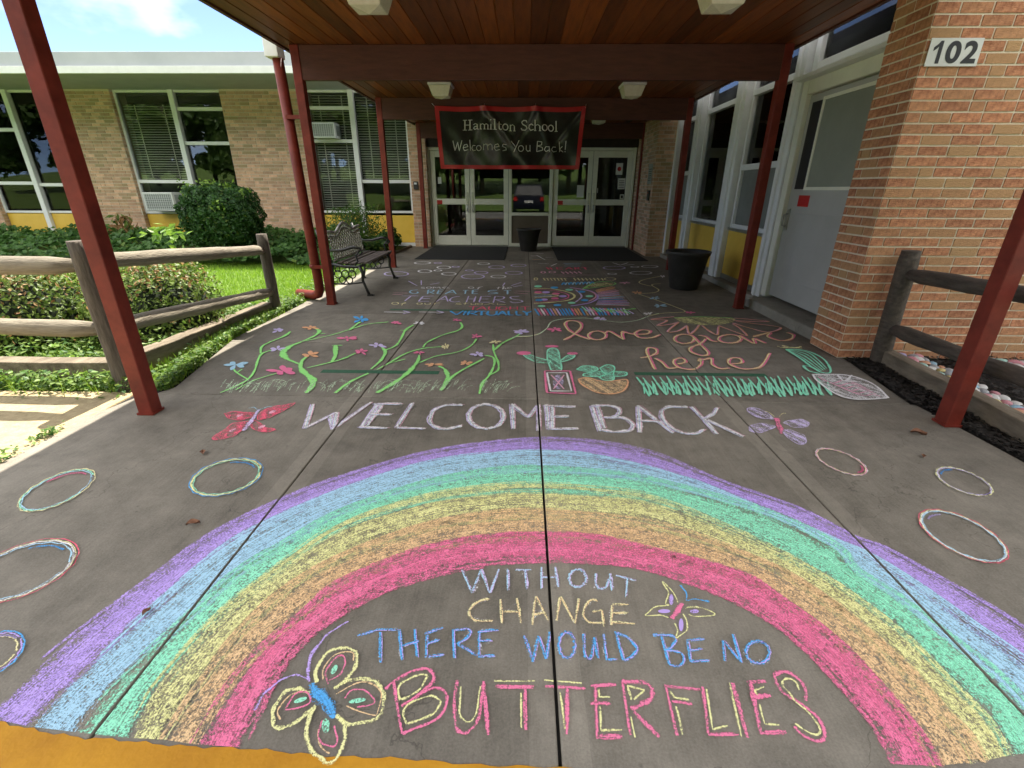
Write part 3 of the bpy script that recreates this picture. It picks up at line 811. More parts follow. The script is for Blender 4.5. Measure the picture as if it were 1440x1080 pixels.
for k in range(len(bays) - 1):
    Lb = bays[k+1] - bays[k] - 0.004
    me = None
    for i in range(NP):
        if me is None:
            b = MB(); g = 0.007
            b.add([(g, 0, 0), (pw-g, 0, 0), (pw-g, Lb, 0), (g, Lb, 0), (0.0005, 0, 0.006), (pw-0.0005, 0, 0.006), (pw-0.0005, Lb, 0.006), (0.0005, Lb, 0.006), (0.0005, 0, 0.017), (pw-0.0005, 0, 0.017), (pw-0.0005, Lb, 0.017), (0.0005, Lb, 0.017)],
                  [(3,2,1,0), (0,1,5,4), (1,2,6,5), (2,3,7,6), (3,0,4,7), (4,5,9,8), (5,6,10,9), (6,7,11,10), (7,4,8,11)])
            me = bpy.data.meshes.new('plank'); me.from_pydata(b.v, [], b.f); me.materials.append(M['ceiling_wood']); me.update()
        link_mesh('plank', me, ceil, (CX0 + 0.01 + i*pw, bays[k] + 0.002, ZC + random.uniform(0, 0.0015)))
b = MB(); b.box(CX0-0.02, CX1+0.02, CY0-0.02, CY1, ZC+0.101, ZC+0.24); b.build('roof', M['roof_metal'], can)
b = MB()
b.box(CX0-0.026, CX0+0.008, CY0, CY1, ZC-0.012, ZC+0.10); b.box(CX1-0.008, CX1+0.026, CY0, CY1, ZC-0.012, ZC+0.10); b.box(CX0+0.008, CX1-0.008, CY0-0.03, CY0-0.002, ZC-0.012, ZC+0.10)
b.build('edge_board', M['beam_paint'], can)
b = MB(); b.box(CX0-0.045, CX0-0.0265, CY0, CY1, ZC+0.03, ZC+0.15); b.box(CX1+0.0265, CX1+0.045, CY0, CY1, ZC+0.03, ZC+0.15); b.build('drip_edge', M['white_paint'], can)
b = MB(); b.box(-2.59, -2.452, 5.47, 5.63, 2.470, 2.64); b.build('gutter_box', M['white_paint'], can, bevel=0.008)
# downpipe with elbow, strapped to the post
dp = MB()
pts = [(-2.50, 5.56, 2.47), (-2.47, 5.575, 1.2), (-2.445, 5.59, 0.24), (-2.45, 5.60, 0.14), (-2.48, 5.62, 0.085), (-2.55, 5.66, 0.062), (-2.80, 5.78, 0.056)]
dp.tube(pts, 0.054, 14)
dpo = dp.build('downpipe', M['red_paint'], can)
b = MB()
for z in (1.95, 0.42): xs_ = -2.445 - 0.055*z/2.47; b.box(xs_, -2.304, 5.50, 5.53, z-0.018, z+0.018); b.lathe(xs_, 5.575, [(0.055, z-0.02), (0.059, z-0.02), (0.059, z+0.02), (0.055, z+0.02)], 14)
b.build('pipe_strap', M['red_paint'], dpo)
# ================================================================== ceiling lamps
lamp_spots = [(-1.09, 3.96, 'square glass ceiling lamp above the left side of the rainbow'),
              (1.33, 3.97, 'square glass ceiling lamp above the right side of the rainbow'),
              (-1.13, 7.28, 'square glass ceiling lamp just left of the school banner'),
              (1.41, 7.28, 'square glass ceiling lamp just right of the school banner'),
              (1.36, 9.95, 'small far ceiling lamp near the entrance doors')]
def lamp(x, y, label):
    t = thing('ceiling_lamp', (x, y, ZC), label, 'lamp', 'lamps on the canopy ceiling')
    b = MB(); b.box(x-0.155, x+0.155, y-0.155, y+0.155, ZC-0.03, ZC-0.0005); b.build('lamp_base', M['white_paint'], t, bevel=0.004, seg=1)
    b = MB(); a, c = 0.145, 0.105; z0, z1, z2 = ZC-0.032, ZC-0.15, ZC-0.175
    v = [(x-a,y-a,z0),(x+a,y-a,z0),(x+a,y+a,z0),(x-a,y+a,z0),(x-c,y-c,z1),(x+c,y-c,z1),(x+c,y+c,z1),(x-c,y+c,z1),(x,y,z2)]
    b.add(v, [(0,1,5,4),(1,2,6,5),(2,3,7,6),(3,0,4,7),(4,5,8),(5,6,8),(6,7,8),(7,4,8),(3,2,1,0)])
    b.build('lamp_shade', M['lamp_glass'], t, bevel=0.004, seg=1)
for x, y, l in lamp_spots: lamp(x, y, l)

# ================================================================== banner
BY = 8.18
def cat(pts, n=6):
    """smooth curve through the points"""
    if len(pts) < 3: return list(pts)
    P = [pts[0]] + list(pts) + [pts[-1]]; out = []
    for i in range(1, len(P) - 2):
        p0, p1, p2, p3 = P[i-1], P[i], P[i+1], P[i+2]
        for k in range(n):
            t = k / n
            out.append(tuple(0.5*((2*p1[j]) + (-p0[j]+p2[j])*t + (2*p0[j]-5*p1[j]+4*p2[j]-p3[j])*t*t + (-p0[j]+3*p1[j]-3*p2[j]+p3[j])*t**3) for j in range(2)))
    out.append(tuple(pts[-1])); return out
ban = thing('school_banner', (-0.24, BY, 1.56), 'black vinyl banner with red border and white school welcome lettering hung on the beam', 'banner')
bc = [AY(611, 149, BY), AY(824, 150, BY), AY(813.5, 238.5, BY), AY(620.5, 237.5, BY)]
def ban_pt(u, v):
    """u across, v down the cloth, 0..1"""
    top = [bc[0][i]*(1-u)+bc[1][i]*u for i in range(3)]; bot = [bc[3][i]*(1-u)+bc[2][i]*u for i in range(3)]
    x = top[0]*(1-v)+bot[0]*v; z = top[2]*(1-v)+bot[2]*v
    sag = 0.012*(0.5-0.5*math.cos(2*PI*3*u))*(1-v)
    d = 0.035*math.sin(u*7.0+v*2.5)*v + 0.016*math.sin(u*16+v*5)*(0.3+v*0.7)*(1-0.4*v) + 0.008*math.sin(u*34-v*9)*(0.4+0.6*v)
    for c0, s in ((0.33, 0.9), (0.33, -0.5), (0.67, -0.6), (0.67, 0.5), (0.99, -0.9)):        # creases falling from the ties
        q = (u - c0 - s*0.35*v); d += 0.035*math.exp(-(q/0.026)**2)*math.exp(-v*1.2)
    return (x, BY - 0.01 - d - 0.02*v, z - sag)
def inv_ban(x, z):
    v = (bc[0][2]-z)/(bc[0][2]-bc[3][2])
    for _ in range(2):
        xl = bc[0][0]*(1-v)+bc[3][0]*v; xr = bc[1][0]*(1-v)+bc[2][0]*v
        u = (x-xl)/(xr-xl)
    return u, v
b = MB(); NU, NV = 90, 36
b.add([ban_pt(i/NU, j/NV) for j in range(NV+1) for i in range(NU+1)], [(j*(NU+1)+i, (j+1)*(NU+1)+i, (j+1)*(NU+1)+i+1, j*(NU+1)+i+1) for j in range(NV) for i in range(NU)], 0, True)
cl = b.build('cloth', M['black_vinyl'], ban)
sol = cl.modifiers.new('thick', 'SOLIDIFY'); sol.thickness = 0.0015; sol.offset = -1
def ban_strip(name, us, vs, mt):
    b = MB(); nu, nv = len(us), len(vs)
    b.add([(p[0], p[1]-0.0025, p[2]) for p in (ban_pt(u, v) for v in vs for u in us)], [(j*nu+i, (j+1)*nu+i, (j+1)*nu+i+1, j*nu+i+1) for j in range(nv-1) for i in range(nu-1)], 0, True)
    return b.build(name, M[mt], ban)
U_ = [i/NU for i in range(NU+1)]; V_ = [0.075 + 0.86*i/NV for i in range(NV+1)]
ban_strip('border', U_, [0, 0.037, 0.075], 'red_vinyl'); ban_strip('border', U_, [0.935, 0.965, 0.999], 'red_vinyl')
ban_strip('border', [0, 0.014, 0.028], V_, 'red_vinyl'); ban_strip('border', [0.972, 0.986, 1.0], V_, 'red_vinyl')
def ban_letter(strokes):
    b = MB()
    for pts, w in strokes:
        if len(pts) == 3 and pts[0] == 'e':
            (cx, cy), (rx, ry) = pts[1], pts[2]; pp = [(cx+rx*math.cos(t), cy+ry*math.sin(t)) for t in np.linspace(0, 2*PI, 25)]
        else:
            pp = []
            for i in range(len(pts)-1):
                for k in range(5): t = k/5; pp.append((pts[i][0]*(1-t)+pts[i+1][0]*t, pts[i][1]*(1-t)+pts[i+1][1]*t))
            pp.append(pts[-1])
        n = len(pp); vs = []
        for i, p in enumerate(pp):
            a, c = pp[max(i-1,0)], pp[min(i+1,n-1)]; dx, dy = c[0]-a[0], c[1]-a[1]; l = math.hypot(dx, dy) or 1
            for s in (-1, 1):
                q = AY(600+(p[0]-dy/l*w/2*s)/6, 140+(p[1]+dx/l*w/2*s)/6, BY-0.02)
                u, v = inv_ban(q[0], q[2]); r = ban_pt(u, v); vs.append((r[0], r[1]-0.0035, r[2]))
        b.add(vs, [(2*i, 2*i+1, 2*i+3, 2*i+2) for i in range(n-1)])
    b.build('letter', M['white_print'], ban)
K, T_ = 10, 5
E_ = lambda cx, cy, rx, ry: ('e', (cx, cy), (rx, ry))
LET = [
 [([(322,168),(322,253)],K),([(365,168),(365,253)],K),([(322,210),(365,210)],T_),([(305,168),(340,168)],T_),([(305,253),(340,253)],T_),([(350,168),(385,168)],T_),([(350,253),(385,253)],T_)],
 [([(395,210),(410,201),(428,208)],T_),([(428,208),(428,246),(440,251)],8),([(428,222),(405,228),(397,240),(408,251),(428,242)],6)],
 [([(455,203),(455,248)],8),([(488,210),(488,248)],8),([(517,210),(517,248)],8),([(455,212),(472,202),(488,212),(503,202),(517,212)],T_),([(446,248),(466,248)],T_),([(480,248),(498,248)],T_),([(508,248),(527,248)],T_)],
 [([(542,203),(542,248)],9),([(536,168),(546,168)],10),([(532,248),(555,248)],T_)],
 [([(575,162),(575,248)],9),([(562,248),(590,248)],T_),([(564,164),(575,164)],T_)],
 [([(612,182),(612,240),(622,250),(635,244)],8),([(600,203),(632,203)],T_)],
 [(E_(664,225,22,26),8)],
 [([(706,205),(706,255)],8),([(740,215),(740,257)],8),([(706,215),(724,204),(740,217)],T_),([(697,256),(716,256)],T_),([(731,258),(750,258)],T_)],
 [([(845,190),(840,174),(818,170),(801,185),(812,205),(838,220),(848,238),(832,256),(805,252),(797,235)],8)],
 [([(900,215),(885,203),(866,212),(862,235),(878,257),(903,248)],8)],
 [([(915,168),(915,258)],9),([(955,220),(955,260)],9),([(915,218),(936,207),(955,220)],T_),([(906,259),(925,259)],T_),([(946,261),(965,261)],T_)],
 [(E_(996,233,21,26),8)], [(E_(1048,235,21,26),8)],
 [([(1092,172),(1092,262)],9),([(1080,262),(1105,262)],T_)],
 [([(222,345),(240,430),(262,355),(275,432),(298,342)],6)],
 [([(308,405),(350,395),(340,375),(318,380),(308,405),(320,430),(352,420)],5)],
 [([(365,338),(372,430)],6)], [([(412,387),(392,385),(382,410),(395,432),(415,425)],5)], [(E_(440,408,19,22),5)],
 [([(480,372),(480,425)],5),([(480,385),(500,372),(514,385),(517,425)],5),([(516,385),(537,372),(551,385),(553,425)],5)],
 [([(570,400),(612,392),(600,370),(576,380),(568,405),(585,428),(617,418)],5)],
 [([(672,375),(645,370),(638,390),(668,402),(672,420),(640,428)],5)],
 [([(712,345),(748,392)],6),([(780,340),(735,440)],6)], [(E_(795,410,22,25),5)],
 [([(840,385),(840,422),(855,437),(872,425)],5),([(872,382),(872,438)],5)],
 [([(935,350),(928,438)],6),([(935,350),(972,355),(970,380),(935,390)],5),([(935,390),(975,402),(978,425),(928,438)],5)],
 [([(1030,397),(1005,395),(992,420),(1005,438),(1030,425)],5),([(1032,393),(1035,440)],5)],
 [([(1090,398),(1064,398),(1052,420),(1068,440),(1096,432)],5)],
 [([(1118,348),(1122,440)],5),([(1145,390),(1120,415),(1150,440)],5)],
 [([(1175,345),(1168,420)],6),([(1166,433),(1169,440)],7)]]
for l in LET: ban_letter(l)
b = MB()
for u, dx in ((0.005, -0.06), (0.33, 0), (0.67, 0), (0.995, 0.02)):
    p = ban_pt(u, 0.02); b.tube([(p[0], p[1]-0.004, p[2]), (p[0]+dx, BY+0.05, p[2]+0.06)], 0.003, 5)
b.build('tie', M['white_print'], ban)

# ================================================================== bench
bx0, bx1, by0, by1 = -2.42, -1.975, 5.93, 7.20
ben = thing('bench', (-2.2, 6.56, 0), 'black cast iron garden bench with lattice back beside the canopy post', 'bench')
for k in range(5):
    x = -2.335 + k*0.078; z = 0.385 + 0.006*abs(k-2)
    b = MB(); b.box(x, x+0.062, by0+0.03, by1-0.03, z, z+0.02); b.build('slat', M['bench_wood'], ben, bevel=0.004, seg=1)
def back_pt(t, y):  # t: 0 at seat .. up the back
    return (-2.365 - 0.15*t, y, 0.40 + t)
def back_top(y):
    q = (y - (by0+by1)/2) / ((by1-by0)/2)
    return 0.37 + 0.075*math.exp(-(q/0.30)**2) - 0.025*math.exp(-((abs(q)-0.52)/0.16)**2)
# lattice
b = MB(); N_ = 14
for k in range(-8, N_ + 8):
    for s in (1, -1):
        seg_ = []
        for j in range(21):
            t = 0.04 + j*0.02
            y = by0 + 0.06 + (by1-by0-0.12)*((k + s*(t-0.04)/0.26*4.2)/N_)
            if t > back_top(y) - 0.055: continue
            if by0+0.05 <= y <= by1-0.05: seg_.append(Vector(back_pt(t, y)) + Vector((0.004*s, 0, 0)))
        if len(seg_) > 1: b.bar(seg_[0], seg_[-1], 0.015, 0.012, up=(1,0,0))
b.build('lattice', M['worn_iron'], ben)
b = MB()
ys = np.linspace(by0+0.03, by1-0.03, 41)
b.tube([back_pt(back_top(y), y) for y in ys], 0.016, 8); b.tube([back_pt(back_top(y)-0.06, y) for y in ys], 0.010, 6); b.tube([back_pt(0.03, y) for y in (by0+0.03, by1-0.03)], 0.013, 8)
for i in range(2, 39, 2):   # scroll work in the crest
    y = ys[i]; t = back_top(y) - 0.03; c = Vector(back_pt(t, y))
    b.tube([c + Vector((0, 0.024*math.cos(a), 0.026*math.sin(a))) for a in np.linspace(0, 2*PI, 9)], 0.006, 5)
b.build('crest', M['worn_iron'], ben)
for y in (by0, by1):
    b = MB()
    # back upright and rear leg in one casting, seat bearer, front leg, arm
    b.tube([(-2.53, y, 0.80), (-2.47, y, 0.62), (-2.40, y, 0.45), (-2.385, y, 0.36)], 0.017, 8)
    b.tube([(-2.40, y, 0.40), (-2.25, y, 0.365), (-2.08, y, 0.36), (-1.99, y, 0.385)], 0.018, 8)
    b.build('end_frame', M['black_metal'], ben)
    b = MB(); b.tube([(-2.39, y, 0.38), (-2.40, y, 0.24), (-2.415, y, 0.10), (-2.44, y, 0.02)], [0.020, 0.017, 0.016, 0.02], 8); b.box(-2.475, -2.405, y-0.02, y+0.02, 0.0, 0.022); b.build('leg', M['black_metal'], ben)
    b = MB(); b.tube([(-2.05, y, 0.37), (-2.015, y, 0.29), (-2.025, y, 0.19), (-1.99, y, 0.09), (-1.965, y, 0.02)], [0.024, 0.022, 0.018, 0.017, 0.02], 8); b.box(-1.985, -1.905, y-0.02, y+0.02, 0.0, 0.022); b.build('leg', M['black_metal'], ben)
    b = MB(); pts = [(-2.46, y, 0.60), (-2.38, y, 0.555), (-2.25, y, 0.56), (-2.10, y, 0.60), (-2.02, y, 0.585), (-1.995, y, 0.54), (-2.02, y, 0.51), (-2.05, y, 0.53)]
    b.tube(pts, [0.014, 0.016, 0.018, 0.018, 0.016, 0.014, 0.012, 0.01], 8); b.tube([(-2.02, y, 0.56), (-2.08, y, 0.50), (-2.06, y, 0.43), (-2.10, y, 0.38)], 0.012, 6); b.build('arm_rest', M['black_metal'], ben)
    b = MB()
    for cx, cz, r in ((-2.33, 0.27, 0.045), (-2.24, 0.27, 0.045), (-2.15, 0.27, 0.045), (-2.285, 0.20, 0.04), (-2.195, 0.20, 0.04), (-2.33, 0.33, 0.03), (-2.15, 0.33, 0.03)):
        b.tube([(cx + r*math.cos(a), y, cz + r*1.1*math.sin(a)) for a in np.linspace(0, 2*PI, 13)], 0.008, 5)
    b.tube([(-2.41, y, 0.15), (-2.25, y, 0.145), (-2.10, y, 0.16), (-2.02, y, 0.17)], 0.010, 6)
    b.build('scroll', M['black_metal'], ben)
b = MB(); b.tube([(-2.22, by0, 0.35), (-2.22, by1, 0.35)], 0.010, 6); b.build('stretcher', M['black_metal'], ben)

# ================================================================== planters, mats
def planter(x, y, rt, rb, h, label):
    t = thing('planter', (x, y, 0), label, 'planter')
    b = MB(); b.lathe(x, y, [(0.0, 0.003), (rb-0.012, 0.003), (rb, 0.012), (rt-0.025, h-0.055), (rt-0.012, h-0.05), (rt, h-0.012), (rt, h), (rt-0.014, h+0.003), (rt-0.024, h-0.008), (rt-0.05, h-0.12)], 40)
    b.build('pot', M['pot'], t)
    b = MB(); b.lathe(x, y, [(0.0, h-0.105), (rt*0.5, h-0.10), (rt-0.047, h-0.115)], 24); b.build('soil', M['soil'], t)
planter(2.235, 6.62, 0.295, 0.19, 0.505, 'large empty dark grey planter beside the right row of posts')
planter(0.106, 10.80, 0.27, 0.175, 0.47, 'dark grey planter standing between the two pairs of doors')
for x0, x1, l in ((-2.12, -0.37, 'black rubber entrance mat before the left pair of doors'), (0.66, 2.40, 'black rubber entrance mat before the right pair of doors')):
    b = MB(); b.box(x0, x1, 9.30, 11.56, 0.0015, 0.011); tag(b.build('door_mat', M['mat_rubber'], bevel=0.004), l, 'door mat', 'entrance mats')

# ================================================================== fences
def log_rail(p0, p1, r, seed, n=14):
    rnd = random.Random(seed); p0, p1 = Vector(p0), Vector(p1); b = MB(); pts, rs = [], []
    for i in range(n+1):
        t = i/n; p = p0.lerp(p1, t) + Vector((rnd.uniform(-1,1), rnd.uniform(-1,1), rnd.uniform(-1,1)))*0.003
        pts.append(p); rs.append(r*(1 + 0.06*math.sin(t*9+seed) + rnd.uniform(-0.02, 0.02)) * (0.72 if i in (0, n) else 1.0))
    b.tube(pts, rs, 14); return b
def log_post(x, y, h, r, seed, lean=(0, 0)):
    rnd = random.Random(seed); b = MB(); n = 10
    b.tube([(x + lean[0]*i/n, y + lean[1]*i/n, -0.05 + (h+0.05)*i/n) for i in range(n+1)], [r*(1 + rnd.uniform(-0.03, 0.03))*(0.93 if i == n else 1) for i in range(n+1)], 14); return b
fl = thing('rail_fence', (-2.72, 3.9, 0), 'weathered two rail log fence along the lawn left of the walkway', 'fence')
log_post(-2.705, 2.90, 0.965, 0.058, 1, (-0.005, 0)).build('post', M['post_wood'], fl)
log_post(-2.725, 5.05, 0.825, 0.055, 2, (-0.01, 0)).build('post', M['post_wood'], fl)
log_post(-5.35, 2.95, 0.95, 0.058, 3).build('post', M['post_wood'], fl)
log_rail((-2.73, 2.94, 0.835), (-2.74, 5.02, 0.665), 0.052, 4).build('rail', M['rail_wood_y'], fl)
log_rail((-2.73, 2.94, 0.41), (-2.74, 5.02, 0.225), 0.052, 5).build('rail', M['rail_wood_y'], fl)
log_rail((-2.76, 2.91, 0.815), (-5.35, 2.95, 0.80), 0.054, 6).build('rail', M['rail_wood'], fl)
log_rail((-2.75, 2.91, 0.41), (-5.35, 2.95, 0.43), 0.054, 7).build('rail', M['rail_wood'], fl)
fr = thing('rail_fence', (2.8, 3.0, 0), 'dark stained two rail log fence beside the red brick end wall', 'fence')
log_post(2.845, 3.60, 0.865, 0.064, 11, (-0.02, 0.0)).build('post', M['dark_rail'], fr)
log_post(2.62, 1.50, 0.90, 0.062, 12).build('post', M['dark_rail'], fr)
log_rail((2.835, 3.57, 0.70), (2.615, 1.50, 0.80), 0.048, 13).build('rail', M['dark_rail'], fr)
log_rail((2.845, 3.55, 0.285), (2.64, 1.50, 0.36), 0.05, 14).build('rail', M['dark_rail'], fr)
def timber(name, p0, p1, w, h, label, seed, z0=-0.06):
    rnd = random.Random(seed); p0, p1 = Vector(p0), Vector(p1); d = (p1-p0).normalized(); n_ = Vector((-d.y, d.x, 0))*w/2
    b = MB(); k = 12; vs = []
    for i in range(k+1):
        p = p0.lerp(p1, i/k) + Vector((rnd.uniform(-1,1), rnd.uniform(-1,1), 0))*0.004; hh = h + rnd.uniform(-0.004, 0.004)
        vs += [p-n_+Vector((0,0,z0)), p+n_+Vector((0,0,z0)), p+n_+Vector((0,0,hh)), p-n_+Vector((0,0,hh))]
    fs = [(4*i+q, 4*i+(q+1)%4, 4*i+4+(q+1)%4, 4*i+4+q) for i in range(k) for q in range(4)] + [(3,2,1,0), (4*k,4*k+1,4*k+2,4*k+3)]
    b.add(vs, fs); tag(b.build(name, M['timber'], bevel=0.008), label, 'timber', 'garden edging timbers')
timber('edging_timber', (-2.84, 3.10, 0), (-6.2, 3.06, 0), 0.13, 0.125, 'old edging timber below the frontal rails of the left fence', 1)
timber('edging_timber', (-2.93, 3.16, 0), (-2.80, 5.02, 0), 0.12, 0.115, 'edging timber running beside the walkway under the left fence', 2)
timber('edging_timber', (2.875, 3.60, 0), (2.70, 1.55, 0), 0.10, 0.115, 'edging timber holding the painted rocks by the brick wall', 3)
timber('edging_timber', (-2.80, 8.62, 0), (-2.64, 11.35, 0), 0.05, 0.05, 'low dark edging board beyond the bench near the doors', 4)

# ================================================================== small wall things
np_ = thing('number_plate', (2.79, 3.70, 2.0), 'white house number plate reading 102 on the brick end wall', 'sign')
pl = [AY(1311, 50, 3.69), AY(1385, 56, 3.69), AY(1376, 95.5, 3.69), AY(1303, 91, 3.69)]
px0, px1, pz0, pz1 = pl[0][0]+0.005, pl[1][0], (pl[2][2]+pl[3][2])/2, (pl[0][2]+pl[1][2])/2
b = MB(); b.box(px0, px1, 3.692, 3.697, pz0, pz1); b.build('plate', M['paper'], np_, bevel=0.002)
def digit(ch, x0, x1, name='digit'):
    cu = bpy.data.curves.new(ch, 'FONT'); cu.body = ch; cu.size = 1; cu.offset = 0.034; cu.resolution_u = 8
    o = bpy.data.objects.new('tmp', cu); COL.objects.link(o)
    dg = bpy.context.evaluated_depsgraph_get(); dg.update(); me = bpy.data.meshes.new_from_object(o.evaluated_get(dg)); bpy.data.objects.remove(o)
    V = np.array([v.co[:] for v in me.vertices]); lo, hi = V.min(0), V.max(0); h = (pz1-pz0)*0.80; zb = pz0 + (pz1-pz0)*0.10
    for v in me.vertices:
        q = (v.co.x-lo[0])/(hi[0]-lo[0]); r = (v.co.y-lo[1])/(hi[1]-lo[1]); v.co = (x0+(x1-x0)*q, 0, zb + h*r)
    me.materials.append(M['black_print']); me.update()
    off = Vector(((x0+x1)/2, 3.6905, zb))
    for v in me.vertices: v.co = Vector((v.co.x-off.x, 0, v.co.z-off.z))
    link_mesh(name, me, np_, off)
pwid = px1-px0
h1, z1b, xa, xb = (pz1-pz0)*0.80, pz0+(pz1-pz0)*0.10, px0+pwid*0.09, px0+pwid*0.25
b = MB(); w1 = xb-xa
b.add([(xa+w1*q, 3.6905, z1b+h1*r) for q, r in ((0.55, 0), (1.0, 0), (1.0, 1.0), (0.66, 1.0), (0.42, 0.86), (0.0, 0.72), (0.0, 0.55), (0.35, 0.65), (0.55, 0.75))], [tuple(range(9))])
b.build('digit', M['black_print'], np_)
digit('0', px0+pwid*0.34, px0+pwid*0.62); digit('2', px0+pwid*0.67, px0+pwid*0.94)
t = thing('door_buzzer', (-2.45, 11.49, 1.27), 'small black call box on the brick pillar left of the doors', 'call box')
b = MB(); b.box(-2.51, -2.41, 11.46, 11.498, 1.26, 1.42); b.build('housing', M['pot'], t, bevel=0.004)
b = MB(); b.box(-2.49, -2.43, 11.452, 11.459, 1.36, 1.40); b.build('light', M['paper'], t)
t = thing('card_reader', (2.48, 10.19, 1.1), 'black card reader on the brick cheek right of the doors', 'card reader')
b = MB(); b.box(2.465, 2.494, 10.12, 10.26, 1.07, 1.26); b.build('housing', M['black_metal'], t, bevel=0.004)
b = MB(); b.box(2.462, 2.4645, 10.15, 10.23, 1.2, 1.23); b.build('indicator', M['red_sticker'], t)
t = thing('wall_notice', (2.49, 10.26, 1.4), 'pale green notice on the brick cheek above the card reader', 'notice')
b = MB(); b.box(2.488, 2.494, 10.12, 10.42, 1.38, 1.74); b.build('sheet', M['green_glass'], t)
b = MB()
for k in range(6): b.box(2.4865, 2.4878, 10.16, 10.38, 1.44+k*0.04, 1.452+k*0.04)
b.build('print', M['black_print'], t)

# ================================================================== window air conditioners
def aircon(x0, x1, z0, z1, yb, dep, label):
    t = thing('air_conditioner', ((x0+x1)/2, yb, z0), label, 'air conditioner')
    b = MB(); b.box(x0, x1, yb-dep, yb+0.05, z0, z1); cs = b.build('casing', M['ac_white'], t, bevel=0.012)
    b = MB(); b.box(x0+0.03, x1-0.03, yb-dep-0.004, yb-dep-0.0005, z0+0.03, z1-0.03); b.build('grille', M['ac_grille'], t)
    b = MB(); n = int((x1-x0)/0.045)
    for i in range(1, n): x = x0 + (x1-x0)*i/n; b.box(x-0.0025, x+0.0025, yb-dep-0.010, yb-dep-0.0045, z0+0.03, z1-0.03)
    for k in range(1, 8): z = z0 + (z1-z0)*k/8; b.box(x0+0.03, x1-0.03, yb-dep-0.012, yb-dep-0.0105, z-0.003, z+0.003)
    b.build('guard', M['ac_white'], t)
    b = MB()
    for k in range(9): y = yb-dep+0.08+k*0.035; b.box(x1+0.0005, x1+0.004, y, y+0.02, z0+0.05, z1-0.05)
    b.build('louvre', M['ac_grille'], t)
aircon(-8.62, -7.95, 0.78, 1.17, WIN, 0.42, 'white air conditioner low in the window beside the round bush')
aircon(-4.62, -4.10, 2.28, 2.58, WIN, 0.30, 'white air conditioner high in the window behind the canopy post')

# ================================================================== fallen leaves
for k, (u, v, s, a) in enumerate(((272, 738, 0.05, 0.4), (286, 638, 0.045, 2.2), (1291, 611, 0.075, -0.4), (1298, 643, 0.035, 0.9), (207, 862, 0.03, 1.4), (1425, 598, 0.05, 0.2))):
    g = G(u, v)
    b = MB(); n = 7; vs = []
    for i in range(n+1):
        t = i/n; w = 0.32*math.sin(PI*min(1, t*1.02))**0.8
        for s_ in (-1, 0, 1):
            x, y = (t-0.5)*s, s_*w*s; z = 0.004 + (0.35*s*abs(s_)*(0.4+0.6*t)) + 0.12*s*math.sin(t*5)
            vs.append((g[0]+x*math.cos(a)-y*math.sin(a), g[1]+x*math.sin(a)+y*math.cos(a), max(0.003, z)))
    b.add(vs, [(3*i+q, 3*i+q+1, 3*i+q+4, 3*i+q+3) for i in range(n) for q in (0, 1)], 0, True)
    lab = ('curled brown leaf left of the rainbow', 'small curled leaf above the left chalk bubbles', 'large dry leaf on the slab before the right post', 'small dry leaf below the large one by the right post', 'thin leaf lying on the purple band of the rainbow', 'dry leaf on the mulch behind the right post')[k]
    tag(b.build('fallen_leaf', M['dry_leaf']), lab, 'leaf', 'fallen leaves')

# ================================================================== painted rocks
ROCKC = [('pink', (0.50, 0.16, 0.20)), ('pale blue', (0.22, 0.40, 0.52)), ('mint green', (0.28, 0.50, 0.42)), ('white', (0.60, 0.58, 0.55)), ('yellow', (0.55, 0.42, 0.12)), ('orange', (0.50, 0.20, 0.08)), ('grey', (0.25, 0.25, 0.26)), ('lavender', (0.32, 0.26, 0.46))]
rmats = [mat('rock_' + n_.replace(' ', '_'), c, tuple(min(0.8, x*0.55+0.25) for x in c), scale=14, rough=0.45, bump=0.15, contrast=(0.45, 0.62)) for n_, c in ROCKC]
rr = random.Random(21); rock_me = {}; rcount = {}
ORD = ('first', 'second', 'third', 'fourth', 'fifth', 'sixth', 'seventh', 'eighth', 'ninth', 'tenth', 'eleventh', 'twelfth')
def rock(x, y, z, s, ci, where):
    if ci not in rock_me:
        b = MB(); n, m = 12, 7
        vs = [(math.cos(2*PI*i/n)*math.sin(PI*j/m)*(1+0.12*math.sin(3*i+ci)), math.sin(2*PI*i/n)*math.sin(PI*j/m)*(1+0.1*math.cos(2*i+ci)), math.cos(PI*j/m)*0.62) for j in range(m+1) for i in range(n)]
        b.add(vs, [(j*n+i, (j+1)*n+i, (j+1)*n+(i+1)%n, j*n+(i+1)%n) for j in range(m) for i in range(n)], 0, True)
        me = bpy.data.meshes.new('painted_rock'); me.from_pydata(b.v, [], b.f); me.polygons.foreach_set('use_smooth', b.sm); me.materials.append(rmats[ci]); me.update(); rock_me[ci] = me
    o = link_mesh('painted_rock', rock_me[ci], None, (x, y, z))
    o.scale = (s*rr.uniform(0.85, 1.25), s*rr.uniform(0.8, 1.05), s*rr.uniform(0.8, 1.0)); o.rotation_euler = (rr.uniform(-0.2, 0.2), rr.uniform(-0.2, 0.2), rr.uniform(0, 6.3))
    rcount[(ci, where)] = rcount.get((ci, where), 0) + 1
    tag(o, '%s %s painted rock from the fence post, %s' % (ORD[rcount[(ci, where)]-1], ROCKC[ci][0], where), 'rock', 'painted rocks %s' % where)
for k in range(57):
    t = (k//3)/18.5; y = 3.53 - 1.45*t; xe = 2.93 - 0.175*(3.6-y)/2.05*1.1
    rock(xe + 0.03 + (k%3)*0.064 + rr.uniform(-0.01, 0.01), y + rr.uniform(-0.015, 0.015), 0.085 - 0.006*(k%3), rr.uniform(0.028, 0.041), rr.randrange(8), 'along the timber edging')
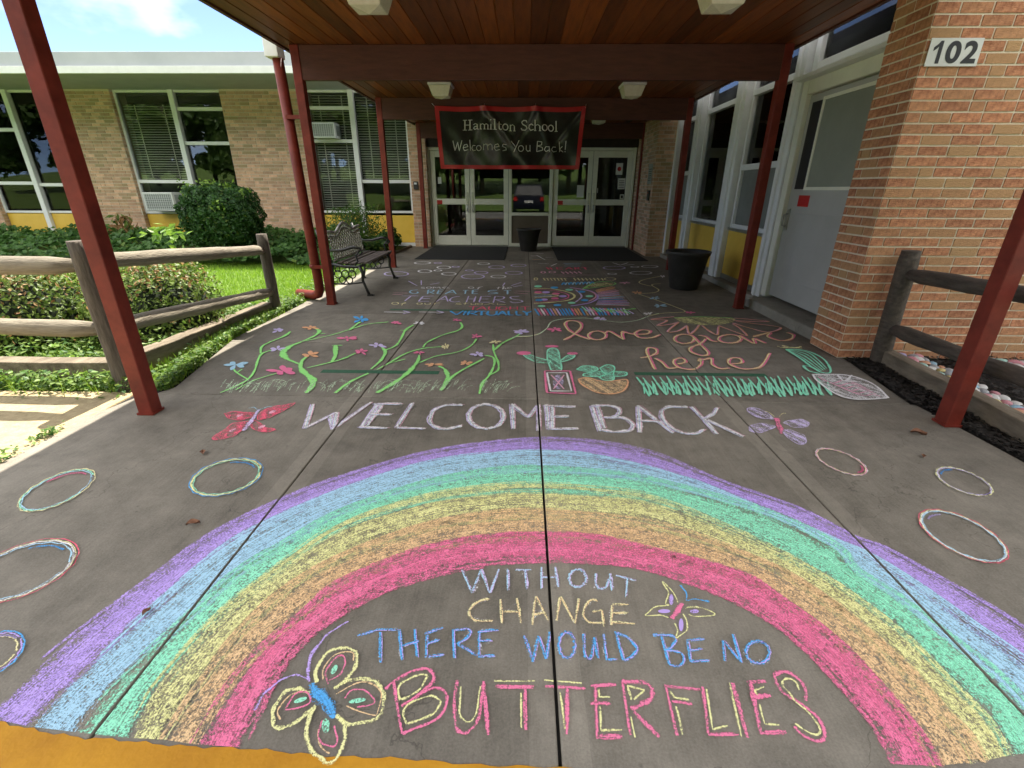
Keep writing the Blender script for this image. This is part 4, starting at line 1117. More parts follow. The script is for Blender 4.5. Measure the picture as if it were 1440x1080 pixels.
for k in range(54):
    row = k % 3
    rock(3.40 + (k//3)*0.070 + rr.uniform(-0.015, 0.015), 3.57 - row*0.072 - (k//3)*0.02 + rr.uniform(-0.015, 0.015), 0.06, rr.uniform(0.032, 0.046), rr.randrange(8), 'at the foot of the brick wall')

# mulch bed
b = MB(); poly = [(2.40, 0.6), (6.5, 0.6), (6.5, 3.70), (2.40, 3.70)]
b.add([(x, y, -0.008) for x, y in poly], [(0,1,2,3)]); tag(b.build('mulch_bed', M['mulch_base']), kind='structure')
b = MB()
for k in range(15000):
    y = rr.uniform(1.2, 3.68); xl = slab_edge_right(y) - 0.005
    x = xl + 0.02 + abs(rr.gauss(0, 0.35)) if k % 2 else rr.uniform(xl, 4.6)
    l, w, a, tl = rr.uniform(0.006, 0.021), rr.uniform(0.003, 0.007), rr.uniform(0, 6.3), rr.uniform(-0.5, 0.5)
    z = 0.0 + rr.uniform(0, 0.018) + (0.02 if x > 2.95 else 0)
    dx, dy = math.cos(a)*l, math.sin(a)*l; ex_, ey_ = -math.sin(a)*w, math.cos(a)*w
    b.add([(x-dx-ex_, y-dy-ey_, z), (x+dx-ex_, y+dy-ey_, z+tl*l), (x+dx+ex_, y+dy+ey_, z+tl*l+0.004), (x-dx+ex_, y-dy+ey_, z+0.004)], [(0,1,2,3)])
tag(b.build('mulch', M['chip']), 'dark wood mulch chips between the slab and the brick wall', 'mulch', kind='stuff')

# ================================================================== plants
def leaf_cloud(name, C, Nrm, size, mats, midx, parent=None, aspect=0.55, droop=0.0):
    """one diamond leaf per centre; C, Nrm are n x 3"""
    n = len(C); size = np.broadcast_to(size, (n,))
    Nn = Nrm / (np.linalg.norm(Nrm, axis=1, keepdims=True) + 1e-9)
    R = RNG.normal(size=(n, 3)); A = np.cross(Nn, R); A /= (np.linalg.norm(A, axis=1, keepdims=True) + 1e-9); B = np.cross(Nn, A)
    s = size[:, None]
    V = np.stack([C - A*s, C + B*s*aspect + Nn*s*0.15, C + A*s - Nn*s*droop, C - B*s*aspect + Nn*s*0.15], 1).reshape(-1, 3)
    F = np.arange(4*n).reshape(n, 4)
    o0 = (V[:, 0].mean(), V[:, 1].mean(), V[:, 2].min())
    me = bpy.data.meshes.new(name); me.from_pydata((V - np.array(o0)).tolist(), [], F.tolist())
    for m in mats: me.materials.append(m)
    me.polygons.foreach_set('material_index', np.asarray(midx, dtype=np.int32)); me.update()
    return link_mesh(name, me, parent, o0)
def ellipsoid_leaves(c, r, n, inner=0.82, wob=0.08, flat=0.0, fr=3.0):
    d = RNG.normal(size=(n, 3)); d /= np.linalg.norm(d, axis=1, keepdims=True)
    d[:, 2] = np.where(d[:, 2] < -0.75, -d[:, 2], d[:, 2])
    k = RNG.uniform(inner, 1.0, n) + wob*(np.sin(d[:, 0]*fr*2+1)*np.cos(d[:, 1]*fr*3) + np.sin(d[:, 2]*fr*2.3+d[:, 0]*4))
    C = np.array(c) + d*k[:, None]*np.array(r)
    return C, d + RNG.normal(size=(n, 3))*0.55
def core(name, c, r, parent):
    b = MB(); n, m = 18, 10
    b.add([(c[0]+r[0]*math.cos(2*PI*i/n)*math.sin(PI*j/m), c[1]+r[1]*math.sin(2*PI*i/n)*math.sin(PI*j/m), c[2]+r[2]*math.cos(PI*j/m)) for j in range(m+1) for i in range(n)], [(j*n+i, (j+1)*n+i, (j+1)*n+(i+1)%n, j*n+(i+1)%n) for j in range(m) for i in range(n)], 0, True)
    return b.build(name, M['shrub_core'], parent)  # solid dark core inside the leaves, coloured for the shade between them
# round clipped bush
bu = thing('clipped_bush', (-5.67, 9.25, 0), 'dense dark green clipped round bush in front of the brick wing', 'bush')
bcn = (-5.67, 9.25, 0.75)
d = RNG.normal(size=(16000, 3)); d /= np.linalg.norm(d, axis=1, keepdims=True)
sup = (np.abs(d)**3.2).sum(1)**(-1/3.2)
k = sup*(1.06 - RNG.exponential(0.09, 16000).clip(0, 0.3) + 0.06*np.sin(d[:,0]*7+1)*np.sin(d[:,2]*6+1) + 0.05*np.sin(d[:,1]*13+d[:,2]*11) + 0.05*np.sin(d[:,0]*17+d[:,2]*5))
C_ = np.array(bcn) + d*k[:, None]*np.array((0.565, 0.56, 0.52))
leaf_cloud('foliage', C_, d + RNG.normal(size=d.shape)*0.6, RNG.uniform(0.016, 0.044, len(C_)), [M['hedge_leaf'], M['shrub_green']], (RNG.random(len(C_)) < 0.06).astype(int), bu)
core('dark_core', (bcn[0], bcn[1], bcn[2]-0.02), (0.45, 0.45, 0.42), bu)
for cx, cz, n in ((-5.40, 0.98, 60), (-6.10, 1.27, 60), (-5.4, 1.30, 40), (-5.75, 1.33, 40), (-5.15, 1.18, 25)):   # pale new shoots
    C2 = np.array((cx, 8.72 if cz < 1.1 else 9.1, cz)) + RNG.normal(size=(n, 3))*np.array((0.07, 0.04, 0.05)); tag(leaf_cloud('shoot', C2, RNG.normal(size=(n, 3))+np.array((0,-0.5,1)), 0.035, [M['bright_leaf']], np.zeros(n), bu), kind='stuff')
# low azalea shrubs behind the fence
for k, (cx, cy, rx, ry, rz, lab) in enumerate(((-3.42, 4.25, 0.62, 0.62, 0.50, 'rounded azalea shrub with reddish leaf tips beside the fence post'), (-4.45, 4.05, 0.70, 0.62, 0.50, 'azalea shrub with mixed green and bronze leaves behind the frontal rails'), (-5.6, 4.2, 0.75, 0.65, 0.52, 'azalea shrub at the left edge behind the fence'))):
    s = thing('azalea_shrub', (cx, cy, 0), lab, 'shrub', 'azalea shrubs behind the fence')
    C_, N_l = ellipsoid_leaves((cx, cy, 0.16), (rx, ry, rz), 9000, inner=0.72, wob=0.07)
    keep = C_[:, 2] > 0.0; C_, N_l = C_[keep], N_l[keep]
    pr = np.clip((C_[:, 2]-0.25)*0.8, 0.03, 0.35); mi = np.where(RNG.random(len(C_)) < pr, 1, 0); mi = np.where(RNG.random(len(C_)) < 0.08, 2, mi)
    leaf_cloud('foliage', C_, N_l, RNG.uniform(0.014, 0.027, len(C_)), [M['shrub_green'], M['shrub_red'], M['bright_leaf']], mi, s, aspect=0.5)
    core('dark_core', (cx, cy, 0.14), (rx*0.78, ry*0.78, rz*0.76), s)
# loose shrub behind the bench
s = thing('loose_shrub', (-3.15, 9.3, 0), 'loose narrow leaved shrub growing behind the iron bench', 'shrub')
b = MB()
for k in range(26):
    a = rr.uniform(0, 2*PI); L = rr.uniform(0.5, 0.95); sp = rr.uniform(0.1, 0.55)
    b.tube([(-3.2, 9.3, 0), (-3.2+math.cos(a)*sp*0.5, 9.3+math.sin(a)*sp*0.4, L*0.6), (-3.2+math.cos(a)*sp, 9.3+math.sin(a)*sp*0.8, L)], [0.008, 0.006, 0.003], 5)
b.build('stem', M['bark'], s)
C_, N_l = ellipsoid_leaves((-3.2, 9.3, 0.50), (0.66, 0.5, 0.52), 3800, inner=0.3, wob=0.1); leaf_cloud('foliage', C_, N_l, RNG.uniform(0.02, 0.042, len(C_)), [M['ivy_leaf'], M['shrub_green']], (RNG.random(len(C_)) < 0.35).astype(int), s, aspect=0.32)
s = thing('broad_leaf_plant', (-2.85, 10.5, 0), 'small broad leaved plant between bench and entrance pillar', 'plant')
C_, N_l = ellipsoid_leaves((-2.86, 10.4, 0.26), (0.22, 0.35, 0.26), 150, inner=0.4); leaf_cloud('foliage', C_, N_l+np.array((0,0,0.6)), RNG.uniform(0.05, 0.09, len(C_)), [M['ivy_leaf']], np.zeros(len(C_)), s, aspect=0.6)
b = MB()
for q in range(8): a = q*0.8; b.tube([(-2.86, 10.4, 0), (-2.86+0.1*math.cos(a), 10.4+0.2*math.sin(a), 0.3)], 0.006, 5)
b.build('stem', M['bark'], s)
s = thing('broad_leaf_plant', (-8.45, 10.2, 0), 'pale yellow leaved plant below the low air conditioner', 'plant')
C_, N_l = ellipsoid_leaves((-8.45, 10.2, 0.50), (0.30, 0.2, 0.26), 90, inner=0.4); leaf_cloud('foliage', C_, N_l, RNG.uniform(0.06, 0.11, len(C_)), [M['shrub_red'], M['weed_leaf']], (RNG.random(len(C_)) < 0.4).astype(int), s, aspect=0.35)
b = MB()
for q in range(6): b.tube([(-8.45, 10.2, 0), (-8.45+0.15*math.cos(q), 10.2, 0.5)], 0.008, 5)
b.build('stem', M['bark'], s)
for (x, y, h) in ((-10.65, 9.4, 1.0),):
    s = thing('tall_weed', (x, y, 0), 'tall single weed with drooping leaves before the far left window', 'plant')
    b = MB(); b.tube([(x, y, 0), (x-0.02, y, h*0.5), (x+0.03, y, h)], [0.010, 0.007, 0.004], 6); b.build('stem', M['ivy_leaf'], s)
    C_ = np.array([(x + sg*(0.10+0.05*math.sin(q)), y + RNG.uniform(-0.05, 0.05), h*(0.3+0.07*q)) for q in range(10) for sg in (-1, 1)]); leaf_cloud('foliage', C_, np.tile((0.0, -0.6, 1.0), (len(C_), 1)), 0.09, [M['ivy_leaf']], np.zeros(len(C_)), s, aspect=0.3)
s = thing('lily_sprig', (-4.62, 5.9, 0), 'sprig of bright yellow green leaves showing above the fence rail', 'plant')
C_ = np.array((-4.72, 6.3, 0.70)) + RNG.normal(size=(46, 3))*np.array((0.12, 0.1, 0.07)); leaf_cloud('foliage', C_, RNG.normal(size=(46, 3))+np.array((0,-0.3,1)), 0.06, [M['bright_leaf']], np.zeros(46), s)
b = MB(); b.tube([(-4.7, 6.3, -0.03), (-4.72, 6.3, 0.7)], 0.008, 5); b.build('stem', M['ivy_leaf'], s)
# ivy bed along the wing
n = 24000
x = -2.9 - 22*RNG.random(n)**1.5; y = RNG.uniform(8.35, 11.42, n)
hgt = 0.16 + 0.20*np.clip((y-8.4)/1.5, 0, 1) + 0.09*np.sin(x*2.1+y)*np.cos(y*2.7) + 0.05*np.sin(x*5.3)
keep = ~((x > -3.0) & (y < 10)); x, y, hgt = x[keep], y[keep], hgt[keep]
hgt = np.where(x > -4.2, hgt*0.6, hgt)
C_ = np.stack([x, y + 0.08*np.sin(x*4), hgt*RNG.uniform(0.55, 1.1, len(x))], 1)
iv = leaf_cloud('ivy', C_, np.stack([RNG.normal(size=len(x))*0.5, RNG.normal(size=len(x))*0.5-0.35, np.ones(len(x))], 1), RNG.uniform(0.035, 0.075, len(x)), [M['ivy_leaf'], M['weed_leaf']], (RNG.random(len(x)) < 0.05).astype(int), None, aspect=0.75)
tag(iv, 'dark green ivy ground cover along the foot of the brick wing', 'ivy', kind='stuff')
# lawn blades
n = 90000
x = -2.62 - 12*RNG.random(n)**1.35; y = 2.95 + (8.75-2.95)*RNG.random(n)**0.9
z0 = np.full(n, -0.03); hb = RNG.uniform(0.03, 0.075, n); a = RNG.uniform(0, 2*PI, n); w = RNG.uniform(0.003, 0.006, n)
lean = RNG.normal(size=(n, 2))*0.02
V = np.stack([np.stack([x-np.cos(a)*w, y-np.sin(a)*w, z0], 1), np.stack([x+np.cos(a)*w, y+np.sin(a)*w, z0], 1), np.stack([x+lean[:,0], y+lean[:,1], z0+hb], 1)], 1).reshape(-1, 3)
me = bpy.data.meshes.new('grass'); me.from_pydata(V.tolist(), [], np.arange(3*n).reshape(n, 3).tolist()); me.materials.append(M['grass']); me.update()
tag(link_mesh('grass', me), 'bright sunlit lawn grass between the fence and the ivy', 'grass', kind='stuff')
# weeds and clover along the edging and slab edge
def weeds(name, region, n, size, zmax, label, mix=0.3):
    P = np.array([region() for _ in range(n)]); z = RNG.uniform(0.0, 1, n)**1.5*zmax
    Cc = np.stack([P[:, 0], P[:, 1], z], 1)
    o = leaf_cloud(name, Cc, np.stack([RNG.normal(size=n)*0.5, RNG.normal(size=n)*0.5, np.ones(n)], 1), RNG.uniform(size*0.5, size*1.3, n), [M['weed_leaf'], M['ivy_leaf'], M['bright_leaf']], RNG.choice(3, n, p=(0.62, 0.25, 0.13)), None, aspect=0.6)
    tag(o, label, 'weeds', kind='stuff')
def reg_edge():
    y = rr.uniform(2.86, 5.5); return (np.interp(y, [2.8, 4.1, 5.5], [-2.40, -2.66, -2.64]) - abs(rr.gauss(0, 0.09)) + 0.02, y)
weeds('weeds', reg_edge, 3800, 0.020, 0.07, 'weeds and clover between the slab edge and the edging timber')
def reg_front():
    return (-2.62 - rr.uniform(0, 3.2), 2.97 - abs(rr.gauss(0, 0.09)))
weeds('weeds', reg_front, 3000, 0.022, 0.10, 'weeds growing in front of the frontal edging timber')
def reg_bed():
    return (-2.95 - rr.uniform(0, 3.0), rr.uniform(3.15, 3.9)) if rr.random() < 0.6 else (-2.92 - abs(rr.gauss(0, 0.25)), rr.uniform(3.2, 5.3))
weeds('weeds', reg_bed, 4200, 0.024, 0.12, 'low leafy plants in the bed under the azaleas')
def reg_pipe():
    return (-2.66 - abs(rr.gauss(0, 0.14)), rr.uniform(5.2, 8.4))
weeds('weeds', reg_pipe, 1600, 0.022, 0.10, 'weeds around the downpipe elbow and behind the bench')
def reg_path():
    k = rr.choice((1.75, 1.98, 2.22)); return (-2.62 + rr.gauss(0, 0.025), k + rr.gauss(0, 0.05))
weeds('weeds', reg_path, 240, 0.014, 0.035, 'small tufts in the joint between the slab and the sandy path')
b = MB()
for k in range(2600):
    p = rr.choice((reg_edge, reg_front, reg_pipe))(); a = rr.uniform(0, 6.3); h = rr.uniform(0.04, 0.13)
    b.add([(p[0]-0.003*math.cos(a), p[1]-0.003*math.sin(a), -0.02), (p[0]+0.003*math.cos(a), p[1]+0.003*math.sin(a), -0.02), (p[0]+rr.gauss(0, 0.03), p[1]+rr.gauss(0, 0.03), h)], [(0,1,2)])
tag(b.build('grass', M['grass']), 'long grass blades along the timber and slab edges', 'grass', kind='stuff')

# ================================================================== what the glass reflects: trees and a parked car behind the viewer
def tree(x, y, h, r, seed, label):
    t = thing('tree', (x, y, 0.5), label, 'tree', 'trees across the road'); rnd = random.Random(seed)
    zb = 0.3 + 4.5*max(0, (-9.5-y)/50)**1.3
    b = MB(); b.tube([(x, y, zb-0.3), (x+0.1, y, zb+h*0.25), (x-0.05, y, zb+h*0.55)], [0.22, 0.16, 0.08], 8)
    for k in range(5): a = rnd.uniform(0, 6.3); b.tube([(x, y, zb+h*0.3), (x+math.cos(a)*r*0.5, y+math.sin(a)*r*0.5, zb+h*(0.5+0.08*k))], [0.08, 0.03], 6)
    b.build('trunk', M['bark'], t)
    Cs, Ns = [], []
    for k in range(22):
        a, q = rnd.uniform(0, 6.3), rnd.uniform(0.1, 0.75); c = (x+math.cos(a)*r*q, y+math.sin(a)*r*q, zb+h*rnd.uniform(0.16, 0.92)); rc = r*rnd.uniform(0.28, 0.5)
        c_, n_ = ellipsoid_leaves(c, (rc, rc, rc*0.75), 260, inner=0.5); Cs.append(c_); Ns.append(n_)
    C2, N2 = np.concatenate(Cs), np.concatenate(Ns)
    leaf_cloud('crown', C2, N2, RNG.uniform(0.2, 0.42, len(C2)), [M['tree_leaf']], np.zeros(len(C2)), t)
    return t
protos = [tree(-2.0, -24, 12, 3.6, 1, 't'), tree(3.0, -26, 13, 3.9, 2, 't'), tree(0.5, -29, 14, 4.0, 3, 't')]
names = ('front', 'middle', 'back')
for row, y in enumerate((-23.0, -26.5, -30.0)):
    for i in range(14):
        x = -44.5 + i*6.8 + row*2.3 + rr.uniform(-1, 1)
        src = protos[row]
        t = src if i == 6 else copy_tree(src)
        t.location = (x, y + rr.uniform(-0.8, 0.8), 0.5 + 0.35*row)
        t['label'] = 'leafy tree across the road, %s from the left in the %s row' % ((ORD + ('thirteenth', 'fourteenth'))[i], names[row])
cx, cy = 0.25, -7.6
car = thing('parked_car', (cx, cy, -0.13), 'dark blue parked car reflected in the window between the entrance doors', 'car')
zg = -0.13
prof = [(-2.1, 0.35), (-2.15, 0.75), (-2.05, 0.95), (-1.15, 1.05), (-0.45, 1.62), (1.75, 1.66), (2.12, 1.05), (2.2, 0.6), (2.15, 0.35)]   # along the car, nose to tail
b = MB(); n = len(prof); vs = []
for sx_ in (-1, 1):
    for (l, z) in prof: vs.append((cx + sx_*(0.90 if z < 1.1 else 0.72), cy + l, zg + z))
b.add(vs, [tuple(range(n)), tuple(range(2*n-1, n-1, -1))] + [(i, n+i, n+(i+1)%n, (i+1)%n) for i in range(n)])
b.build('body', M['car_paint'], car, bevel=0.06, seg=3)
b = MB(); b.add([(cx-0.66, cy+1.86, zg+1.56), (cx+0.66, cy+1.86, zg+1.56), (cx+0.74, cy+2.115, zg+1.10), (cx-0.74, cy+2.115, zg+1.10)], [(3,2,1,0)]); b.build('rear_window', M['black_print'], car)
for sx_ in (-1, 1):
    b = MB(); b.box(cx+sx_*0.66, cx+sx_*0.86, cy+2.12, cy+2.215, zg+0.78, zg+1.0); b.build('tail_light', M['tail_light'], car)
    for l in (-1.35, 1.4):
        b = MB(); b.lathe(0, 0, [(0, -0.1), (0.2, -0.1), (0.33, -0.09), (0.34, 0), (0.33, 0.09), (0.2, 0.1), (0, 0.1)], 20); b.v = [(cx+sx_*0.82+z, cy+l+x, zg+0.34+y) for x, y, z in b.v]; w_ = b.build('wheel', M['tyre'], car)
        b = MB(); b.lathe(0, 0, [(0, 0.104), (0.16, 0.104), (0.19, 0.098)], 16); b.v = [(cx+sx_*(0.82+z), cy+l+x, zg+0.34+y) for x, y, z in b.v]; b.build('rim', M['steel'], w_)
b = MB(); b.box(cx-0.25, cx+0.25, cy+2.195, cy+2.215, zg+0.68, zg+0.82); b.build('licence_plate', M['paper'], car)
# ================================================================== chalk drawings on the slabs
PAL = dict(purple=(168,146,210), lblue=(160,196,240), mint=(138,214,178), yellow=(240,236,156), peach=(249,188,146), pink=(250,120,156),
           white=(240,236,240), lav=(190,178,232), blue=(84,156,226), red=(232,98,120), green=(140,216,122), salmon=(246,166,128),
           cream=(240,220,160), pale=(186,214,178), rose=(232,160,180), teal=(128,212,176))
CH = {k: chalk_mat('chalk_' + k, v, 0.05) for k, v in PAL.items()}
FAR = {k: chalk_mat('chalk_far_' + k, v, 0.12) for k, v in PAL.items()}
CHT = {k: chalk_mat('chalk_thin_' + k, PAL[k], -0.005, (14, 9)) for k in ('lav', 'red', 'mint', 'peach', 'purple', 'white', 'pale', 'pink', 'blue', 'green', 'yellow', 'rose')}
BAND = {k: chalk_mat('chalk_band_' + k, PAL[k], c, (3.2, 26)) for k, c in (('purple', 0.035), ('lblue', 0.03), ('mint', 0.03), ('yellow', 0.0), ('peach', 0.0), ('pink', 0.035))}
DUST = chalk_mat('chalk_dust', (205, 200, 205), -0.085, (10, 2))
class Chalk:
    """strokes of chalk traced as pixel paths, laid on the slab; one mesh per part, each layer a hair above the last"""
    lift = 0.0009
    def __init__(s, ox=0, oy=0, sc=1.0):
        s.o = (ox, oy, sc); s.v, s.f, s.uv, s.m, s.mats = [], [], [], [], []
    def at(s, ox, oy, sc): s.o = (ox, oy, sc); return s
    def px(s, p): return (s.o[0] + p[0]/s.o[2], s.o[1] + p[1]/s.o[2])
    def mi(s, m):
        if m not in s.mats: s.mats.append(m)
        return s.mats.index(m)
    def z(s):
        Chalk.lift += 0.000004
        return Chalk.lift
    def line(s, pts, w, col, smooth=True, thin=False, taper=0.75, off=(0, 0), jit=0.0):
        """w: width in picture pixels, one value or one per point"""
        P = [s.px(p) for p in pts]; far = P[0][1] < 562
        M_ = (CHT if thin and col in CHT else (FAR if far else CH))[col] if isinstance(col, str) else col
        P = [(p[0]+off[0]+random.uniform(-jit, jit), p[1]+off[1]+random.uniform(-jit, jit)) for p in P]
        n0 = len(P)
        Q = cat(P, 6) if smooth and n0 > 2 else [(P[i][0]*(1-k/4)+P[i+1][0]*k/4, P[i][1]*(1-k/4)+P[i+1][1]*k/4) for i in range(n0-1) for k in range(4)] + [P[-1]]
        n = len(Q); ws = np.interp(np.linspace(0, 1, n), np.linspace(0, 1, len(w)), w) if isinstance(w, (list, tuple)) else np.full(n, w)
        ph = random.uniform(0, 9); ws = ws*np.where(ws < 3.2, 1.3 if far else 1.0, 1.0)*np.array([1 + 0.16*math.sin(i*0.9+ph) + random.uniform(-0.12, 0.12) for i in range(n)])
        if not far: Q = [(q[0]+0.55*math.sin(i*0.7+ph), q[1]+0.45*math.cos(i*0.83+ph*2)) for i, q in enumerate(Q)]
        W_ = [G(*q) for q in Q]; z = s.z(); b0 = len(s.v); L = random.uniform(0, 9)
        for i in range(n):
            a, c = W_[max(i-1, 0)], W_[min(i+1, n-1)]; dx, dy = c[0]-a[0], c[1]-a[1]; l = math.hypot(dx, dy) or 1e-6
            if i: L += math.hypot(W_[i][0]-W_[i-1][0], W_[i][1]-W_[i-1][1])
            h = ws[i]*px_m(*Q[i])/2*(taper if i in (0, n-1) else 1.0)
            for sg, vv in ((-1, 0.0), (1, 1.0)):
                s.v.append((W_[i][0]-dy/l*h*sg, W_[i][1]+dx/l*h*sg, z)); s.uv.append((L, vv))
        k = s.mi(M_)
        for i in range(n-1): s.f.append((b0+2*i, b0+2*i+1, b0+2*i+3, b0+2*i+2)); s.m.append(k)
        return s
    def loop(s, pts, w, col, **k): return s.line(list(pts)+[pts[0]], w, col, taper=1.0, **k)
    def ell(s, cx, cy, rx, ry, w, col, ang=0, t0=0, t1=360, **k):
        ca, sa = math.cos(math.radians(ang)), math.sin(math.radians(ang)); pts = []
        for t in np.linspace(math.radians(t0), math.radians(t1), 22):
            x, y = rx*math.cos(t), ry*math.sin(t); pts.append((cx+x*ca-y*sa, cy+x*sa+y*ca))
        return s.line(pts, w, col, taper=1.0, **k)
    def fill(s, pts, col, thin=True, smooth=True):
        P = [s.px(p) for p in pts]
        M_ = (CHT if thin and col in CHT else (FAR if P[0][1] < 562 else CH))[col]
        if smooth and len(P) > 3: P = cat(P + [P[0]], 4)[:-1]
        z = s.z(); b0 = len(s.v)
        for p in P:
            g = G(*p); s.v.append((g[0], g[1], z)); s.uv.append((g[0]*2.0+g[1], 0.5+0.0*g[1]))
        s.f.append(tuple(range(b0, b0+len(P)))); s.m.append(s.mi(M_)); return s
    def blob(s, cx, cy, rx, ry, col, thin=False, ang=0):
        ca, sa = math.cos(math.radians(ang)), math.sin(math.radians(ang))
        return s.fill([(cx+rx*math.cos(t)*ca-ry*math.sin(t)*sa, cy+rx*math.cos(t)*sa+ry*math.sin(t)*ca) for t in np.linspace(0, 2*PI, 11)[:-1]], col, thin)
    def flower(s, cx, cy, rx, ry, col, n=5, a0=0.4):
        for k in range(n):
            a = a0 + 2*PI*k/n + random.uniform(-0.35, 0.35); q = random.uniform(0.6, 1.15); g_ = random.uniform(0.7, 1.3); e = (cx+rx*q*math.cos(a), cy+ry*q*math.sin(a)); nx, ny = -math.sin(a)*rx*0.18*g_, math.cos(a)*ry*0.32*g_
            mx, my = cx+(e[0]-cx)*0.6, cy+(e[1]-cy)*0.6
            s.fill([(cx, cy), (mx+nx, my+ny), e, (mx-nx, my-ny)], col, thin=False, smooth=True)
        return s
    def build(s, name, parent):
        b = MB(); b.v, b.f, b.m, b.uv, b.sm = s.v, s.f, s.m, s.uv, [False]*len(s.f)
        return b.build(name, s.mats, parent)
def drawing(name, u, v, label, cat_='chalk drawing', group=None):
    g = G(u, v); return thing(name, (g[0], g[1], 0.0), label, cat_, group)
def letters(parent, ox, oy, sc, data, style):
    """data: list of letters, each a list of strokes; style(c, stroke) lays the chalk"""
    for L_ in data:
        c = Chalk(ox, oy, sc)
        for st in L_:
            if c.px(st[0])[1] > 562: c.line(st, 13, DUST, smooth=len(st) > 3)
            style(c, st)
        c.build('letter', parent)

# ------------------------------------------------ rainbow
rb = drawing('chalk_rainbow', 760, 800, 'large six band chalk rainbow arching over the near slabs')
EDGE = [
 [(-25,1008),(0,990),(37,957),(100,903),(200,827),(300,753),(400,703),(480,672),(600,637),(700,622),(767,618),(840,623),(920,640),(1020,680),(1120,715),(1200,755),(1239,769),(1293,799),(1356,834),(1440,887),(1510,945),(1560,1000),(1610,1070)],
 [(42,1022),(75,985),(103,958),(207,863),(297,787),(367,743),(480,693),(600,655),(700,640),(767,637),(850,644),(970,675),(1120,735),(1185,764),(1220,781),(1283,820),(1362,876),(1440,932),(1500,988),(1555,1050)],
 [(106,1030),(135,992),(167,958),(267,867),(333,807),(400,765),(480,720),(600,680),(700,663),(767,661),(840,665),(920,677),(1070,720),(1170,767),(1205,802),(1267,843),(1330,893),(1393,943),(1440,991),(1490,1052)],
 [(180,1038),(203,998),(230,957),(300,877),(367,820),(480,743),(600,703),(700,689),(767,688),(840,692),(920,704),(1020,741),(1142,799),(1220,849),(1283,899),(1340,956),(1393,1009),(1424,1062)],
 [(230,1041),(258,998),(287,957),(333,897),(400,833),(480,785),(600,742),(700,726),(767,724),(840,728),(920,740),(1000,764),(1079,795),(1142,832),(1205,880),(1267,937),(1315,991),(1356,1035),(1376,1072)],
 [(278,1048),(305,1002),(333,957),(377,907),(433,860),(480,822),(600,775),(700,758),(767,756),(820,758),(870,766),(960,788),(1047,812),(1110,852),(1173,899),(1220,947),(1261,994),(1299,1044),(1316,1078)],
 [(337,1052),(360,1003),(383,957),(417,910),(480,860),(560,820),(640,796),(700,788),(767,786),(830,788),(900,797),(1000,828),(1079,868),(1138,915),(1189,969),(1233,1022),(1262,1076)]]
def resample(P, n):
    Q = np.array(cat([G(*p)[:2] for p in P], 8)); d = np.concatenate([[0], np.cumsum(np.hypot(*np.diff(Q, axis=0).T))]); t = np.linspace(0, d[-1], n)
    return np.stack([np.interp(t, d, Q[:, 0]), np.interp(t, d, Q[:, 1])], 1), t
for k, nm in enumerate(('purple', 'lblue', 'mint', 'yellow', 'peach', 'pink')):
    NB = 150; A_, ta = resample(EDGE[k], NB); B_, tb = resample(EDGE[k+1], NB)
    c = Chalk(); rows = 7; mi_ = c.mi(BAND[nm])
    # powder ground of the band, then single hand strokes over it
    gapo, gapi = (0.0, 0.0) if k in (0, 1) else (0.05, 0.0)
    for layer in range(2):
        z = c.z(); b0 = len(c.v)
        for i in range(NB):
            wob = 0.05*math.sin(i*0.37+k) + 0.03*math.sin(i*1.3+k*2)
            for r in range(rows):
                q = (r/(rows-1))*(1.0 - gapo - gapi + 0.07) + gapo - 0.02 + wob*(0.5 if r in (0, rows-1) else 0.2)
                p = A_[i]*(1-q) + B_[i]*q; c.v.append((p[0], p[1], z)); c.uv.append((ta[i] + 31*layer + 7*k, (r/(rows-1))*0.94+0.03 + 0*layer))
        for i in range(NB-1):
            for r in range(rows-1): c.f.append((b0+i*rows+r, b0+i*rows+r+1, b0+(i+1)*rows+r+1, b0+(i+1)*rows+r)); c.m.append(mi_)
        if layer == 0: c.uv = [(u_*0.7+3, v_) for u_, v_ in c.uv]
    rn = random.Random(k)
    for _ in range(120):
        i0 = rn.randrange(0, NB-24); ln = rn.randrange(14, 60); q0 = rn.uniform(-0.22, 1.22) if rn.random() < 0.55 else rn.choice((-0.12, 0.0, 1.0, 1.12)) + rn.uniform(-0.08, 0.08); dq = rn.uniform(-0.14, 0.14); z = c.z(); b0 = len(c.v); L = rn.uniform(0, 50); cnt = 0
        hw = rn.uniform(0.005, 0.015); mm = c.mi(CHT[{'lblue': 'lav', 'peach': 'peach', 'yellow': 'yellow', 'purple': 'purple', 'mint': 'mint', 'pink': 'pink'}[nm]] if nm != 'lblue' else CH['lblue'])
        for i in range(i0, min(NB, i0+ln)):
            t = (i-i0)/ln; q = q0 + dq*t; p = A_[i]*(1-q)+B_[i]*q; j = min(NB-1, i+1); j0 = max(0, i-1); d = A_[j]-A_[j0]; d = d/(np.hypot(*d)+1e-9); h = hw*math.sin(PI*min(0.97, t+0.03))**0.4
            for sg, vv in ((-1, 0.0), (1, 1.0)): c.v.append((p[0]-d[1]*h*sg, p[1]+d[0]*h*sg, z)); c.uv.append((L+ta[i], vv))
            cnt += 1
        for i in range(cnt-1): c.f.append((b0+2*i, b0+2*i+1, b0+2*i+3, b0+2*i+2)); c.m.append(mm)
    o = c.build('band', rb); tag(o, label={'purple': 'outer purple band', 'lblue': 'light blue band', 'mint': 'mint green band', 'yellow': 'pale yellow band', 'peach': 'orange band', 'pink': 'inner pink band'}[nm])

